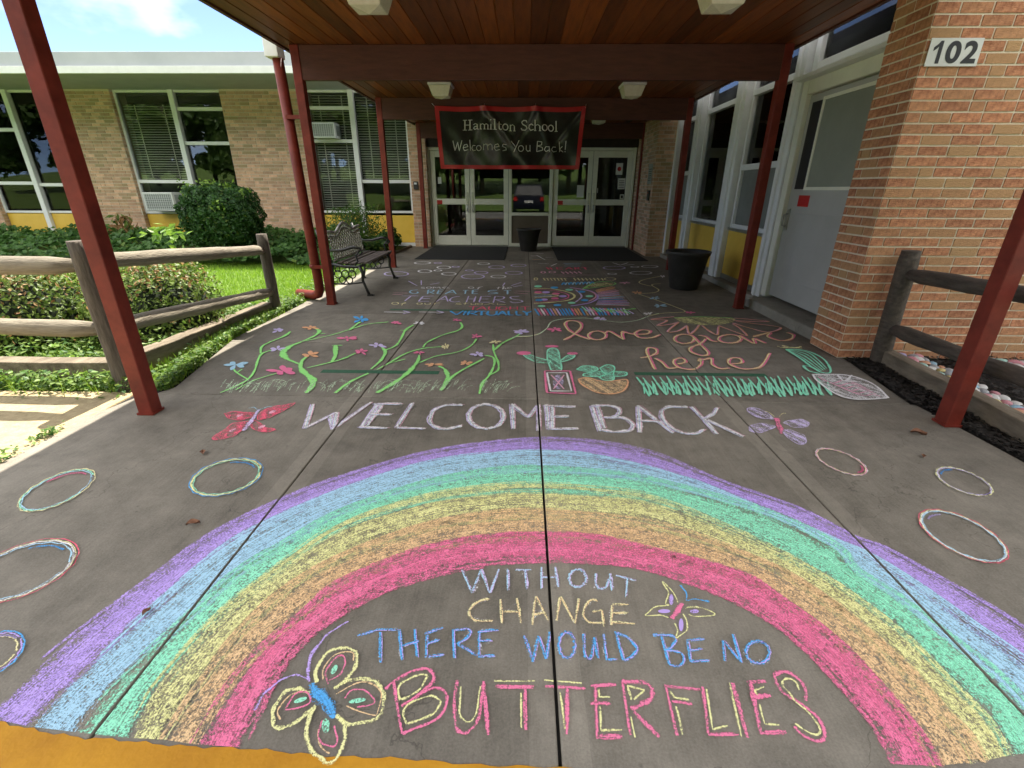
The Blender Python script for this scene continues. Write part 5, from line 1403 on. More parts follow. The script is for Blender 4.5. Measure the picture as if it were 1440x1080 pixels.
# ------------------------------------------------ WELCOME BACK
wb = drawing('chalk_lettering', 740, 590, 'large white and lavender chalk lettering WELCOME BACK above the rainbow', 'chalk lettering')
def st_wb(c, st):
    c.line(st, 8.2, 'white', smooth=len(st) > 3, jit=0.3); c.line(st, 2.4, 'lav', smooth=len(st) > 3, off=(-3.4, 0.6)); c.line(st, 1.4, 'rose', smooth=len(st) > 3, off=(2.8, -0.4)); c.line(st, 3.0, 'white', smooth=len(st) > 3, off=(0.6, -0.2)); c.line(st, 1.1, 'lblue', smooth=len(st) > 3, off=(-0.4, 1.2))
def O_(cx, cy, rx, ry, n=18): return [(cx+rx*math.cos(t), cy+ry*math.sin(t)) for t in np.linspace(-0.4*PI, 1.65*PI, n)]
letters(wb, 280, 550, 4, [
 [[(640,75),(598,210)], [(600,210),(775,122)], [(735,140),(755,218)], [(775,125),(760,210)], [(752,215),(968,66)]],
 [[(1005,75),(918,200)], [(1030,75),(948,195)], [(985,74),(1140,75)], [(965,131),(1085,133)], [(900,205),(1060,209)]],
 [[(1200,70),(1115,205)], [(1113,208),(1270,213)]]], st_wb)
letters(wb, 600, 550, 4, [
 [[(200,80),(120,80),(50,105),(20,150),(30,190),(80,215),(150,210),(195,195)]], [O_(335,145,98,68)],
 [[(480,75),(490,215)], [(485,80),(575,150)], [(575,150),(630,80)], [(630,80),(632,225)]],
 [[(672,80),(688,218)], [(705,85),(710,215)], [(665,86),(835,89)], [(715,145),(800,145)], [(690,213),(850,213)]],
 [[(928,85),(978,228)], [(962,88),(1000,212)], [(930,85),(1040,85),(1085,110),(1070,140),(1000,150)], [(1005,150),(1110,155),(1160,190),(1140,225),(1060,232),(985,222)]],
 [[(1190,85),(1200,235)], [(1195,88),(1385,237)], [(1200,170),(1330,175)]]], st_wb)
letters(wb, 880, 550, 4, [
 [[(345,95),(260,90),(205,110),(210,160),(260,210),(330,240),(400,240),(440,220)]], [[(370,90),(515,245)], [(515,95),(500,125),(445,158)], [(460,165),(660,260)]]], st_wb)

# ------------------------------------------------ red butterfly and dragonfly
bf = drawing('chalk_butterfly', 355, 592, 'pink red chalk butterfly left of the welcome lettering')
for w_ in ([(140,130),(200,120),(300,125),(310,145),(240,165),(180,160)], [(330,142),(380,102),(450,86),(542,71),(450,125),(400,150),(340,165)], [(280,175),(200,182),(140,222),(72,272),(150,270),(220,240),(275,200)], [(310,165),(350,190),(380,210),(432,219),(390,232),(320,225),(290,190)]):
    c = Chalk(280, 550, 4); c.fill(w_, 'red'); c.loop(w_, 2.2, 'red'); cxw = sum(p[0] for p in w_)/len(w_); cyw = sum(p[1] for p in w_)/len(w_); c.blob(cxw, cyw, 22, 7, 'rose', ang=-20); c.build('wing', bf)
Chalk(280, 550, 4).line([(335,108),(300,165),(248,226)], [6, 8, 7], 'lav').build('body', bf)
Chalk(280, 550, 4).line([(335,110),(312,96),(280,97)], 1.6, 'lblue').line([(337,110),(370,97),(412,88)], 1.6, 'lblue').build('antennae', bf)
df = drawing('chalk_dragonfly', 1095, 600, 'lavender winged chalk dragonfly with pink body right of the lettering')
for a, e, w_ in (((835,160),(685,105),24), ((840,203),(690,217),26), ((885,182),(1032,188),24), ((875,222),(1015,292),30)):
    dx, dy = e[0]-a[0], e[1]-a[1]; l = math.hypot(dx, dy); nx, ny = -dy/l*w_, dx/l*w_
    poly = [a, (a[0]+dx*0.35+nx*0.8, a[1]+dy*0.35+ny*0.8), (a[0]+dx*0.8+nx*0.9, a[1]+dy*0.8+ny*0.9), e, (a[0]+dx*0.8-nx*0.9, a[1]+dy*0.8-ny*0.9), (a[0]+dx*0.35-nx*0.8, a[1]+dy*0.35-ny*0.8)]
    c = Chalk(880, 550, 4); c.fill(poly, 'lav'); c.loop(poly, 1.8, 'lav'); c.line([a, (a[0]+dx*0.9, a[1]+dy*0.9)], 1.4, 'white'); c.build('wing', df)
Chalk(880, 550, 4).line([(845,155),(862,195),(872,242)], [8, 10, 5], 'pink').build('body', df)
Chalk(880, 550, 4).line([(838,150),(805,124),(783,118)], 1.6, 'cream').line([(860,150),(882,131),(900,127)], 1.6, 'cream').build('antennae', df)

# ------------------------------------------------ verse under the rainbow
vs_ = drawing('chalk_lettering', 770, 860, 'chalk verse WITHOUT CHANGE THERE WOULD BE NO under the rainbow', 'chalk lettering')
def st2(c1, c2, w1, w2, off):
    def f(c, st):
        sm = len(st) > 3; c.line(st, w1, c1, smooth=sm, jit=0.3); c.line(st, w2, c2, smooth=sm, off=off)
    return f
sW = st2('lav', 'lblue', 5.0, 2.6, (-0.8, 0.4))
letters(vs_, 500, 780, 4, [[[(600,90),(655,220)],[(655,220),(705,90)],[(705,90),(755,220)],[(755,220),(810,85)]], [[(855,85),(860,205)]], [[(900,90),(990,90)],[(955,90),(965,200)]], [[(1045,75),(1048,195)],[(1125,75),(1140,185)],[(1048,132),(1130,130)]], [O_(1250,137,48,50)]], sW)
letters(vs_, 780, 780, 4, [[[(230,110),(235,170),(250,195),(285,190),(308,140)],[(312,110),(320,205)]], [[(345,122),(455,152)],[(410,140),(402,242)]]], sW)
sC = st2('cream', 'peach', 4.6, 1.8, (0.8, 0.4))
letters(vs_, 500, 780, 4, [[[(750,255),(690,270),(645,310),(650,360),(700,380),(770,375)]], [[(815,255),(825,392)],[(905,250),(930,392)],[(820,327),(925,327)]], [[(1010,240),(995,400)],[(1013,240),(1085,375)],[(1000,342),(1062,332)]], [[(1150,245),(1130,375)],[(1150,245),(1235,390)],[(1255,255),(1235,390)]]], sC)
letters(vs_, 780, 780, 4, [[[(238,266),(200,262),(165,310),(170,370),(220,390),(265,388)],[(210,327),(265,317),(276,412)]], [[(322,290),(318,402)],[(320,286),(412,286)],[(320,336),(410,331)],[(320,387),(450,393)]]], sC)
sB = st2('blue', 'purple', 5.6, 1.8, (1.6, 0.2))
letters(vs_, 500, 780, 4, [[[(10,462),(120,432),(240,426)],[(140,440),(143,615)]], [[(245,430),(265,597)],[(335,425),(347,583)],[(265,522),(355,490)]], [[(400,458),(400,582)],[(388,450),(492,418)],[(400,510),(470,482)],[(392,583),(492,566)]],
 [[(552,432),(555,587)],[(545,431),(620,424),(648,440),(620,480),(570,512)],[(575,515),(685,572)]], [[(692,440),(697,577)],[(690,440),(802,431)],[(690,490),(762,490)],[(690,579),(782,576)]],
 [[(945,460),(995,608)],[(995,608),(1030,465)],[(1030,465),(1072,592)],[(1072,592),(1092,440)]], [O_(1187,515,44,72)]], sB)
letters(vs_, 780, 780, 4, [[[(160,450),(168,560),(182,592),(205,580),(222,480)],[(222,470),(246,590)]], [[(270,455),(292,600)],[(292,602),(348,595)]], [[(345,450),(387,602)],[(335,445),(400,470),(460,530),(440,572),(385,603)]],
 [[(600,460),(642,622)],[(550,460),(640,460),(680,485),(650,530),(615,545)],[(620,545),(700,555),(726,592),(700,632),(640,627)]], [[(745,490),(765,612)],[(740,491),(840,481)],[(755,546),(826,536)],[(765,609),(866,600)]],
 [[(942,487),(956,606)],[(945,490),(1050,612)],[(1000,455),(1050,612)]], [O_(1140,556,66,62)]], sB)

# ------------------------------------------------ BUTTERFLIES
bt = drawing('chalk_lettering', 850, 1000, 'big pink and yellow chalk lettering BUTTERFLIES near the painted kerb', 'chalk lettering')
def bl(ox, pinks, yellows, wide=()):
    c = Chalk(ox, 920, 4)
    for i, st in enumerate(pinks): c.line(st, 7.5 if i in wide else 6.0, 'pink', smooth=len(st) > 3, jit=0.4)
    for st in yellows: c.line(st, 3.8, 'yellow', smooth=len(st) > 3, jit=0.3)
    c.build('letter', bt)
bl(520, [[(135,155),(185,455)],[(90,205),(140,160),(240,100),(320,90),(360,120),(345,170),(270,240),(180,300)],[(270,237),(370,197),(430,230),(430,290),(380,370),(290,410),(185,455)]], [[(168,268),(168,185),(240,137),(320,125),(300,180),(250,230),(175,262)],[(210,398),(190,322),(260,267),(350,242),(397,275),(360,340),(280,377),(205,400)]])
bl(520, [[(490,155),(475,300),(490,420),(530,450),(580,420),(620,340),(640,160)],[(640,160),(667,462)]], [[(515,190),(503,330),(540,385),(575,380),(605,310),(622,190)]], wide=(1,))
bl(520, [[(705,187),(925,192)],[(875,190),(876,432)]], [[(700,155),(930,158)],[(848,225),(855,422)]], wide=(0, 1))
bl(520, [[(985,187),(1212,202)],[(1107,200),(1111,457)]], [[(980,150),(1192,172)],[(1070,220),(1096,427)]], wide=(1,))
bl(520, [[(1265,185),(1280,482)],[(1245,185),(1382,180)],[(1240,285),(1355,285)],[(1280,470),(1416,470)]], [[(1285,205),(1293,250)],[(1290,250),(1352,245)],[(1292,300),(1300,437)],[(1300,437),(1418,435)]], wide=(3,))
bl(820, [[(220,165),(267,462)],[(215,165),(320,165),(385,200),(375,260),(310,300),(265,312)],[(285,330),(427,472)]], [[(250,185),(270,265)],[(250,185),(342,210)],[(342,210),(285,265)],[(270,360),(290,475)]], wide=(1, 2))
bl(820, [[(465,185),(526,467)],[(455,185),(660,206)],[(500,272),(612,292)]], [[(490,215),(510,252)],[(505,250),(592,262)],[(520,300),(556,462)]])
bl(820, [[(670,190),(700,455)],[(700,456),(872,456)]], [[(690,205),(730,432)],[(730,432),(812,408)]])
bl(820, [[(835,170),(926,477)]], [[(825,170),(886,472)]], wide=(0,))
bl(820, [[(935,170),(1000,457)],[(922,165),(1022,158)],[(940,250),(1052,240)],[(1000,450),(1137,445)]], [[(960,210),(1017,190)],[(960,210),(980,240)],[(990,290),(1020,400)],[(1020,402),(1102,405)]], wide=(0, 2, 3))
bl(820, [[(1245,270),(1250,210),(1190,130),(1110,105),(1075,140),(1110,210),(1180,260),(1270,320),(1345,410),(1350,480),(1300,495),(1230,460),(1180,410)]], [[(1215,210),(1190,160),(1140,145),(1120,175),(1160,230),(1210,290),(1290,360),(1330,440),(1290,460),(1190,400)]])

# ------------------------------------------------ butterflies under the rainbow
sb = drawing('chalk_butterfly', 955, 860, 'small yellow outlined chalk butterfly right of the word CHANGE')
for st, bl_ in (([(640,290),(625,280),(637,215),(605,160),(660,210),(690,275)], (655,260,12,30)), ([(640,360),(580,347),(510,350),(560,305),(640,290)], (615,325,35,11)), ([(735,310),(800,300),(900,340),(820,355),(750,345)], (785,326,25,11)), ([(670,395),(692,430),(680,475),(735,440),(745,390),(720,340)], (710,402,13,36))):
    c = Chalk(780, 780, 4); c.line(st, 2.6, 'yellow'); c.blob(*bl_, 'purple'); c.build('wing', sb)
Chalk(780, 780, 4).line([(722,280),(690,322),(660,368)], [8, 10, 8], 'pink').build('body', sb)
Chalk(780, 780, 4).line([(705,180),(735,215),(740,265)], [5, 2.6, 2], 'blue').line([(745,265),(800,258),(870,273)], [2, 2, 5], 'blue').build('antennae', sb)
gb = drawing('chalk_butterfly', 460, 985, 'big four winged chalk butterfly with blue body by the painted kerb')
S9 = (340, 860, 4.909)
WG = [([(520,500),(510,420),(560,330),(640,265),(750,265),(795,320),(780,400),(720,480),(640,540)], [(600,510),(580,440),(620,360),(690,310),(715,370),(680,440),(600,490)], [(560,480),(570,400),(640,310),(760,290),(775,350)], (640,410,17,36,30)),
      ([(640,545),(730,490),(830,475),(920,490),(975,560),(980,650),(940,740),(820,780),(720,780),(650,720)], [(710,610),(760,555),(840,550),(900,600),(915,640),(800,672)], [(650,580),(780,510),(880,500),(960,570),(940,700),(890,722),(720,660)], (800,625,60,16,-10)),
      ([(510,670),(460,760),(450,880),(480,960),(540,1020),(600,1055),(660,1020),(710,900),(715,800),(670,740)], [(560,760),(530,850),(560,920),(640,940),(660,880),(640,800)], [(530,820),(540,930),(610,992)], (583,797,28,50,0)),
      ([(470,570),(400,540),(310,560),(240,640),(215,730),(230,800),(290,815),(380,770),(440,720),(510,660)], [(310,680),(350,600),(430,560),(480,610),(440,660),(300,690)], [(270,755),(250,700),(320,600),(420,555)], (408,620,48,15,-20))]
for y_, p_, e_, bl_ in WG:
    c = Chalk(*S9); c.line(y_, 7.0, 'yellow', jit=0.6); c.line(e_, 2.6, 'peach'); c.line(p_, 3.0, 'pink'); c.blob(bl_[0], bl_[1], bl_[2], bl_[3], 'mint', ang=bl_[4]); c.build('wing', gb)
Chalk(*S9).line([(475,510),(520,580),(590,650),(635,745)], [8, 21, 22, 9], 'blue').line([(480,520),(560,610),(620,720)], 6, 'blue').build('body', gb)
Chalk(*S9).line([(470,490),(460,400),(490,300),(570,190),(660,120),(742,75)], [5, 5, 6, 5, 4, 4], 'purple').line([(460,480),(400,450),(320,460),(220,520),(140,600),(88,692)], [3, 3.5, 3.5, 4, 5, 4.5], 'purple').build('antennae', gb)

# ------------------------------------------------ chalk bubbles round the rainbow
BUB = [((0, 600, 3), 240, 272, 176, 60, -24, (('cream', 2.0, 1.0), ('mint', 2.2, 0.955), ('lblue', 1.8, 0.91)), ('pink', 260, 345), 'chalk bubble ring at the left edge above the largest left bubble'),
       ((0, 600, 3), 955, 217, 155, 70, -15, (('blue', 1.6, 1.03), ('yellow', 2.8, 0.97), ('mint', 1.6, 0.92)), ('blue', 285, 350), 'mint and yellow chalk bubble ring left of the rainbow'),
       ((0, 600, 3), 85, 615, 255, 100, -22, (('red', 1.6, 1.04), ('white', 2.4, 0.96), ('lblue', 2.2, 0.91), ('cream', 1.5, 0.99)), ('blue', 290, 350), 'large chalk bubble cut by the left picture edge'),
       ((0, 600, 3), -30, 968, 150, 78, -30, (('blue', 2.6, 1.0), ('purple', 2.4, 0.92), ('cream', 3.0, 0.78)), ('lav', 300, 350), 'blue chalk bubble in the lower left corner'),
       ((1120, 600, 4.5), 283, 228, 174, 60, 22, (('white', 1.8, 1.0), ('cream', 1.6, 0.95), ('rose', 1.8, 0.98)), ('pink', 330, 390), 'white chalk bubble ring right of the rainbow below the dragonfly'),
       ((1120, 600, 4.5), 1060, 353, 190, 66, 21, (('yellow', 1.8, 1.0), ('lav', 2.2, 0.94), ('white', 1.4, 0.97)), ('blue', 170, 230), 'yellow and lavender chalk bubble ring near the mulch edge'),
       ((1120, 600, 4.5), 1055, 700, 305, 112, 26, (('red', 1.8, 1.02), ('yellow', 1.6, 0.985), ('lblue', 3.0, 0.94), ('white', 1.6, 0.965)), ('lav', 180, 220), 'largest chalk bubble ring right of the rainbow')]
for o_, cx_, cy_, rx_, ry_, an_, rings, hl, lab in BUB:
    g = drawing('chalk_bubble', o_[0]+cx_/o_[2], o_[1]+cy_/o_[2], lab, group='chalk bubbles round the rainbow')
    for col, w_, k in rings: Chalk(*o_).ell(cx_, cy_, rx_*k, ry_*k, w_*1.15, col, an_, random.uniform(0, 60), random.uniform(350, 420)).build('ring', g)
    Chalk(*o_).ell(cx_, cy_, rx_*0.82, ry_*0.80, 3.0, hl[0], an_, hl[1], hl[2]).build('highlight', g)

# ------------------------------------------------ flower meadow
fm = drawing('chalk_flowers', 510, 500, 'chalk meadow of green stems with pink, lavender, blue and peach flowers')
A6, B6, C6, D4 = (300, 430, 6), (520, 430, 6), (720, 440, 6), (900, 430, 4)
STEMS = [(A6, [(60,740),(200,680),(300,620),(350,550),(375,470),(410,410),(490,380)], [2,3,3,3.5,3.5,3,2.5]), (A6, [(400,405),(410,350),(480,310),(600,260),(650,222)], [2.5,3,3,5,4]), (A6, [(290,625),(200,570),(175,540),(180,510)], 2), (A6, [(200,570),(245,540)], 1.6),
 (A6, [(190,715),(330,640),(450,600),(540,575)], 2), (A6, [(720,495),(620,450),(590,400),(640,350),(740,310),(850,260),(895,220),(860,195)], [2,7,12,9,4,4,6,4]), (A6, [(780,300),(1000,250),(1150,205),(1300,160),(1440,145)], 2), (A6, [(1440,145),(1480,140)], 2), (A6, [(1150,210),(1210,160),(1240,140)], 4), (A6, [(840,235),(945,238)], 2),
 (A6, [(785,742),(830,690),(840,630),(770,570),(735,520),(750,470),(790,435)], [6,10,11,9,7,5,4]), (A6, [(790,530),(1000,480),(1100,450),(1200,405)], [2,3,3,4]), (A6, [(1000,480),(1030,420),(1030,340)], [4,7,7]), (A6, [(1000,340),(1090,338)], 2.5), (A6, [(1030,742),(1150,650),(1310,575)], [6,5,5]),
 (B6, [(10,540),(90,470),(130,400),(100,350)], [3,5,6,3]), (B6, [(130,380),(220,340),(270,270),(300,210),(370,165)], [2.5,3.5,4,5,3]), (B6, [(255,212),(355,208)], 1.8), (B6, [(60,545),(160,490),(300,410),(450,365),(610,350)], [2,3,3,2.5,2]), (B6, [(450,355),(490,310),(620,250),(740,215),(780,180),(765,145)], [2,2.5,2.5,3,4.5,3]), (B6, [(160,490),(300,455)], 2),
 (B6, [(60,740),(200,660),(320,570),(400,480),(418,420)], [8,8,8,6,3]), (B6, [(420,485),(560,430),(740,395),(850,345),(900,285)], 2.3), (B6, [(600,720),(640,660),(660,600),(630,540),(580,515)], [5,8,8,6,4]), (B6, [(640,650),(760,560),(965,450)], [6,5,3.5]),
 (B6, [(925,750),(950,660),(1010,590),(1050,500),(1040,440),(970,425)], [4,5,4,3.5,3,2]), (B6, [(1010,590),(1080,550),(1085,490),(1050,400),(1040,330)], [2.5,3,3.5,3.5,2]), (B6, [(1050,380),(1120,320),(1230,265),(1280,235)], 2.8)]
for o_, st, w_ in STEMS: Chalk(*o_).line(st, w_, 'green').build('stem', fm)
FL = [(A6,545,210,80,24,'lav'),(A6,820,188,85,22,'salmon'),(A6,540,370,70,26,'lav'),(A6,190,502,115,45,'lblue'),(A6,590,558,130,48,'pink'),(A6,812,420,95,32,'salmon'),(A6,1130,280,85,26,'pink'),(A6,1248,118,70,38,'blue'),(A6,1245,390,78,30,'pink'),
      (B6,65,340,80,28,'lav'),(B6,215,146,55,18,'pink'),(B6,425,150,62,16,'white'),(B6,730,125,58,14,'pink'),(B6,895,262,62,20,'pink'),(B6,640,350,34,30,'cream'),(B6,420,400,50,16,'pink'),(B6,540,500,80,20,'salmon'),(B6,812,490,62,26,'salmon'),(B6,910,415,68,32,'lav'),(B6,1060,310,62,17,'cream'),(B6,1272,226,85,22,'lav')]
for o_, x_, y_, rx_, ry_, c_ in FL: Chalk(*o_).flower(x_, y_, rx_, ry_, c_, 5, random.uniform(0, 1.2)).build('flower', fm)
c = Chalk(*A6); rn = random.Random(5)
for k in range(150):
    x_ = rn.uniform(60, 2480); y_ = rn.uniform(690, 745); l_ = rn.uniform(40, 110); h_ = rn.uniform(40, 85)
    c.line([(x_, y_), (x_+l_*0.4, y_-h_*0.7), (x_+l_*rn.uniform(0.5, 1.2)*(1 if rn.random() < 0.8 else -0.6), max(625, y_-h_))], rn.uniform(1.0, 2.0), 'pale', thin=True)
c.build('grass_scribble', fm)

# ------------------------------------------------ pots and plants, love grows here
ca_ = drawing('chalk_cactus', 780, 520, 'chalk cactus with pink blooms in a pink square pot')
for w_ in ([(330,490),(300,400),(300,325),(340,302),(385,320),(405,400),(415,490)], [(310,430),(200,420),(100,368),(130,352),(220,385),(320,410)], [(410,410),(470,365),(530,363),(500,395),(420,420)]):
    Chalk(*C6).fill(w_, 'mint').loop(w_, 2.0, 'mint').build('pad', ca_)
for x_, y_, a_, b_ in ((100,346,62,16),(336,288,58,10),(510,349,46,11)): Chalk(*C6).blob(x_, y_, a_, b_, 'pink').build('bloom', ca_)
Chalk(*C6).line([(275,497),(490,497)], 3, 'pink').line([(490,497),(538,690)], 3, 'pink').line([(538,690),(295,680)], 3, 'pink').line([(295,680),(275,497)], 3, 'pink').line([(295,512),(460,512)], 2.4, 'white').line([(460,512),(502,667)], 2.4, 'white').line([(502,667),(325,667)], 2.4, 'white').line([(325,667),(295,512)], 2.4, 'white').blob(390, 590, 45, 62, 'lav', thin=True).line([(330,530),(440,650)], 2, 'rose').line([(440,530),(350,650)], 2, 'rose').build('pot', ca_)
su = drawing('chalk_succulent', 848, 540, 'chalk succulent in a round orange pot beside the cactus')
for w_ in ([(545,485),(600,455),(700,460),(720,490),(620,500)], [(605,520),(720,500),(800,512),(740,545),(610,540)], [(740,472),(800,445),(855,455),(860,495),(790,520)], [(860,500),(950,505),(970,525),(940,540),(860,540)], [(730,548),(780,575),(855,572),(850,525),(790,530)]):
    Chalk(*C6).fill(w_, 'mint').loop(w_, 2.0, 'teal').build('leaf', su)
pt = [(560,567),(640,552),(740,582),(850,582),(960,568),(975,610),(930,670),(820,692),(700,672),(590,612)]
Chalk(*C6).fill(pt, 'peach').loop(pt, 2.4, 'salmon').build('pot', su)
lv = drawing('chalk_lettering', 950, 490, 'peach cursive chalk lettering love grows here', 'chalk lettering')
def st_l(c, st): c.line(st, 5.6, 'salmon', jit=0.2); c.line(st, 2.0, 'pink', off=(1.4, -0.2)); c.line(st, 1.6, 'cream', off=(-1.2, 0.2))
letters(lv, *C6, [[[(440,235),(520,190),(585,130),(570,85),(490,70),(450,95),(480,150),(560,195),(660,230)]], [O_(720,196,74,36)], [[(785,178),(820,160),(890,198),(945,230)],[(945,230),(930,195),(935,160)]], [[(935,162),(985,178),(1040,185),(1140,183),(1165,158),(1090,150),(1040,180),(1080,215),(1180,215),(1250,188)]]], st_l)
letters(lv, *D4, [[O_(250,190,56,26), [(300,178),(335,215),(385,270),(350,285),(290,265),(285,240),(340,218),(370,190)]], [[(330,170),(372,178),(400,200),(435,205)]], [O_(505,190,63,24)], [[(560,170),(600,195),(645,216),(640,190),(660,195),(705,215)]], [[(640,178),(730,155),(720,178),(790,200),(850,192),(862,168),(825,154)]],
 [[(5,297),(50,290),(92,270),(90,248),(55,240),(38,255),(55,300),(85,362)], [(85,300),(125,322),(160,355),(215,352)]], [[(215,332),(258,320),(240,300),(200,305),(192,328),(230,355),(305,360),(345,335)]], [[(345,335),(345,302),(330,316),(360,308),(402,300),(408,335),(450,357),(500,355)]], [[(500,332),(572,325),(560,300),(512,300),(500,325),(540,350),(600,360),(680,345),(730,272)]]], st_l)
sf = drawing('chalk_sunflower', 985, 460, 'half chalk sunflower with yellow green centre above the word grows')
Chalk(*D4).fill([(190,70),(350,66),(520,72),(520,95),(440,110),(350,112),(240,97)], 'yellow').line([(190,70),(350,66),(520,72)], 2, 'green').build('centre', sf)
for st in ([(190,65),(60,80),(150,86),(95,115),(180,106),(215,95)], [(215,95),(155,148),(215,145),(262,115)], [(262,115),(275,160),(300,150),(332,112)], [(350,115),(380,140),(432,166),(440,120)], [(440,115),(520,145),(600,172),(560,130),(520,105)], [(520,100),(620,130),(720,152),(790,126),(650,105),(540,90)], [(525,85),(620,92),(722,92),(620,80),(530,73)]):
    Chalk(*D4).line(st, 3.4, 'rose').line(st, 1.6, 'salmon', off=(1, 0.3)).build('petal', sf)
gz = drawing('chalk_grass', 1020, 545, 'bright mint chalk zigzag grass below the lettering')
c = Chalk(*D4); rn = random.Random(9)
for k in range(25):
    x_ = -20 + k*42 + rn.uniform(-8, 8)
    c.line([(x_, 405+rn.uniform(-8, 14)), (x_+38, 455), (x_+80+rn.uniform(-10, 12), 508+rn.uniform(-8, 10))], [1.5, 3.4, 4.4], 'teal')
    c.line([(x_+80, 508), (x_+66, 460), (x_+52+rn.uniform(-8, 8), 425+rn.uniform(-10, 10))], [3.2, 2.8, 1.4], 'mint')
    if rn.random() < 0.6: c.line([(x_+10, 500), (x_+4, 440)], 2.2, 'teal', thin=True)
c.build('blades', gz)
pp_ = drawing('chalk_potted_plant', 1180, 530, 'mint leafed chalk plant in a white striped pot at the right slab edge')
c = Chalk(*D4); lf = [(820,250),(900,300),(1000,372),(1070,378),(1040,312),(960,266),(880,250)]; c.loop(lf, 2.6, 'teal')
for q in (0.2, 0.4, 0.6, 0.8): c.line([(825,252), (900+60*q, 305-45*q), (1010+50*q, 378-25*q)], 1.8, 'teal')
c.line([(915,342),(950,372),(1010,386)], 3, 'teal').line([(915,342),(960,348),(1010,375)], 3, 'teal'); c.build('leaf', pp_)
pt = [(970,392),(1000,430),(1100,500),(1200,530),(1370,525),(1382,510),(1300,440),(1160,395)]
c = Chalk(*D4); c.fill(pt, 'white'); c.loop(pt, 4.0, 'white')
for q in range(6): c.line([(1000+q*30, 405+q*14), (1080+q*34, 440+q*14), (1150+q*30, 425+q*16), (1250+q*20, 455+q*12)], 1.8, 'rose')
c.line([(1110,395),(1150,430),(1190,395)], 3, 'white').line([(1150,430),(1220,430)], 3, 'white'); c.build('pot', pp_)
Chalk(*D4).line([(770,232),(830,240),(800,228),(870,240),(905,232)], 2.4, 'cream').line([(785,240),(910,242)], 2, 'yellow').build('ground_line', pp_)

# ------------------------------------------------ teachers lettering
te = drawing('chalk_lettering', 650, 425, 'small chalk lettering some of the GREATEST TEACHERS TAUGHT VIRTUALLY before the bench', 'chalk lettering')
E6 = (540, 370, 6)
def s1(col, w): return lambda c, st: c.line(st, w, col, smooth=len(st) > 3)
letters(te, *E6, [[[(205,155),(280,195)],[(315,150),(315,190)],[(390,185),(470,170)]], [[(1020,170),(1000,200)],[(1075,195),(1160,165)],[(1090,205),(1170,190)]]], s1('lav', 1.6))
letters(te, *E6, [[[(75,255),(200,258)],[(70,268),(160,272)]], [[(1090,240),(1240,243)],[(1095,256),(1215,265)]]], s1('rose', 1.4))
letters(te, *E6, [[[(345,205),(315,208),(345,216),(312,220)]], [O_(380,212,20,7)], [[(415,219),(420,206),(445,214),(465,206),(475,219)]], [[(500,213),(540,210),(520,204),(495,212),(520,220),(555,216)]], [O_(735,212,22,7)], [[(835,203),(805,206),(790,225)],[(780,212),(820,212)]], [[(970,205),(960,225)],[(950,212),(990,210)]], [[(1012,200),(1000,225),(1018,213),(1030,224)]], [[(1040,216),(1075,214),(1060,208),(1040,215),(1060,222)]]], s1('white', 1.2))
letters(te, *E6, [[[(285,230),(235,235),(218,250),(250,262),(285,257),(280,247)]], [[(375,230),(368,265)],[(375,231),(420,233),(408,246),(372,248)],[(385,249),(425,263)]], [[(462,232),(450,264)],[(462,232),(500,231)],[(457,248),(492,246)],[(450,264),(488,264)]], [[(515,266),(580,232)],[(580,232),(608,264)],[(545,253),(595,251)]], [[(665,235),(715,233)],[(690,235),(684,264)]], [[(750,232),(745,264)],[(750,232),(800,231)],[(748,247),(790,246)],[(745,264),(795,263)]], [[(955,234),(895,236),(885,246),(940,252),(955,260),(880,266)]], [[(1010,236),(1075,234)],[(1042,236),(1042,268)]]], s1('lblue', 2.2))
letters(te, *E6, [[[(150,282),(290,282)],[(225,285),(175,326)]], [[(330,285),(292,328)],[(330,285),(420,283)],[(320,305),(390,303)],[(292,328),(382,328)]], [[(440,330),(520,281)],[(520,281),(540,330)],[(480,310),(530,310)]], [[(640,285),(580,295),(555,320),(590,333),(640,328)]], [[(715,283),(695,335)],[(775,285),(757,335)],[(705,308),(765,308)]], [[(820,285),(802,335)],[(820,285),(902,285)],[(812,308),(882,308)],[(802,335),(892,335)]], [[(937,285),(922,340)],[(937,285),(1010,290),(1000,308),(930,313)],[(942,315),(1022,338)]], [[(1140,285),(1070,290),(1080,308),(1150,318),(1165,332),(1100,340),(1065,330)]]], s1('lav', 2.0))
letters(te, *E6, [[O_(95,345,28,9)], [[(185,336),(160,345),(150,362)],[(140,348),(190,346)]], [O_(300,348,22,7)], [[(345,342),(350,353),(385,353),(392,342)]], [[(425,354),(430,343),(470,341)]], [[(650,340),(610,345),(655,352),(600,357)]], [[(690,337),(682,356)],[(665,345),(715,344)]], [[(735,346),(740,355),(770,355),(775,345)]], [O_(810,350,22,6)], [[(845,354),(880,352),(900,346),(930,354)]], [[(960,345),(955,357),(1030,355)]]], s1('cream', 1.2))
letters(te, *E6, [[[(715,371),(800,370)],[(757,371),(747,401)]], [[(782,400),(832,371)],[(832,371),(862,400)],[(800,388),(850,388)]], [[(890,372),(885,393),(915,401),(945,395),(950,372)]], [[(1035,376),(985,374),(968,388),(985,399),(1030,397),(1035,386),(1005,386)]], [[(1065,372),(1062,401)],[(1125,372),(1125,401)],[(1063,386),(1125,386)]], [[(1150,374),(1235,374)],[(1190,374),(1192,403)]]], s1('red', 1.9))
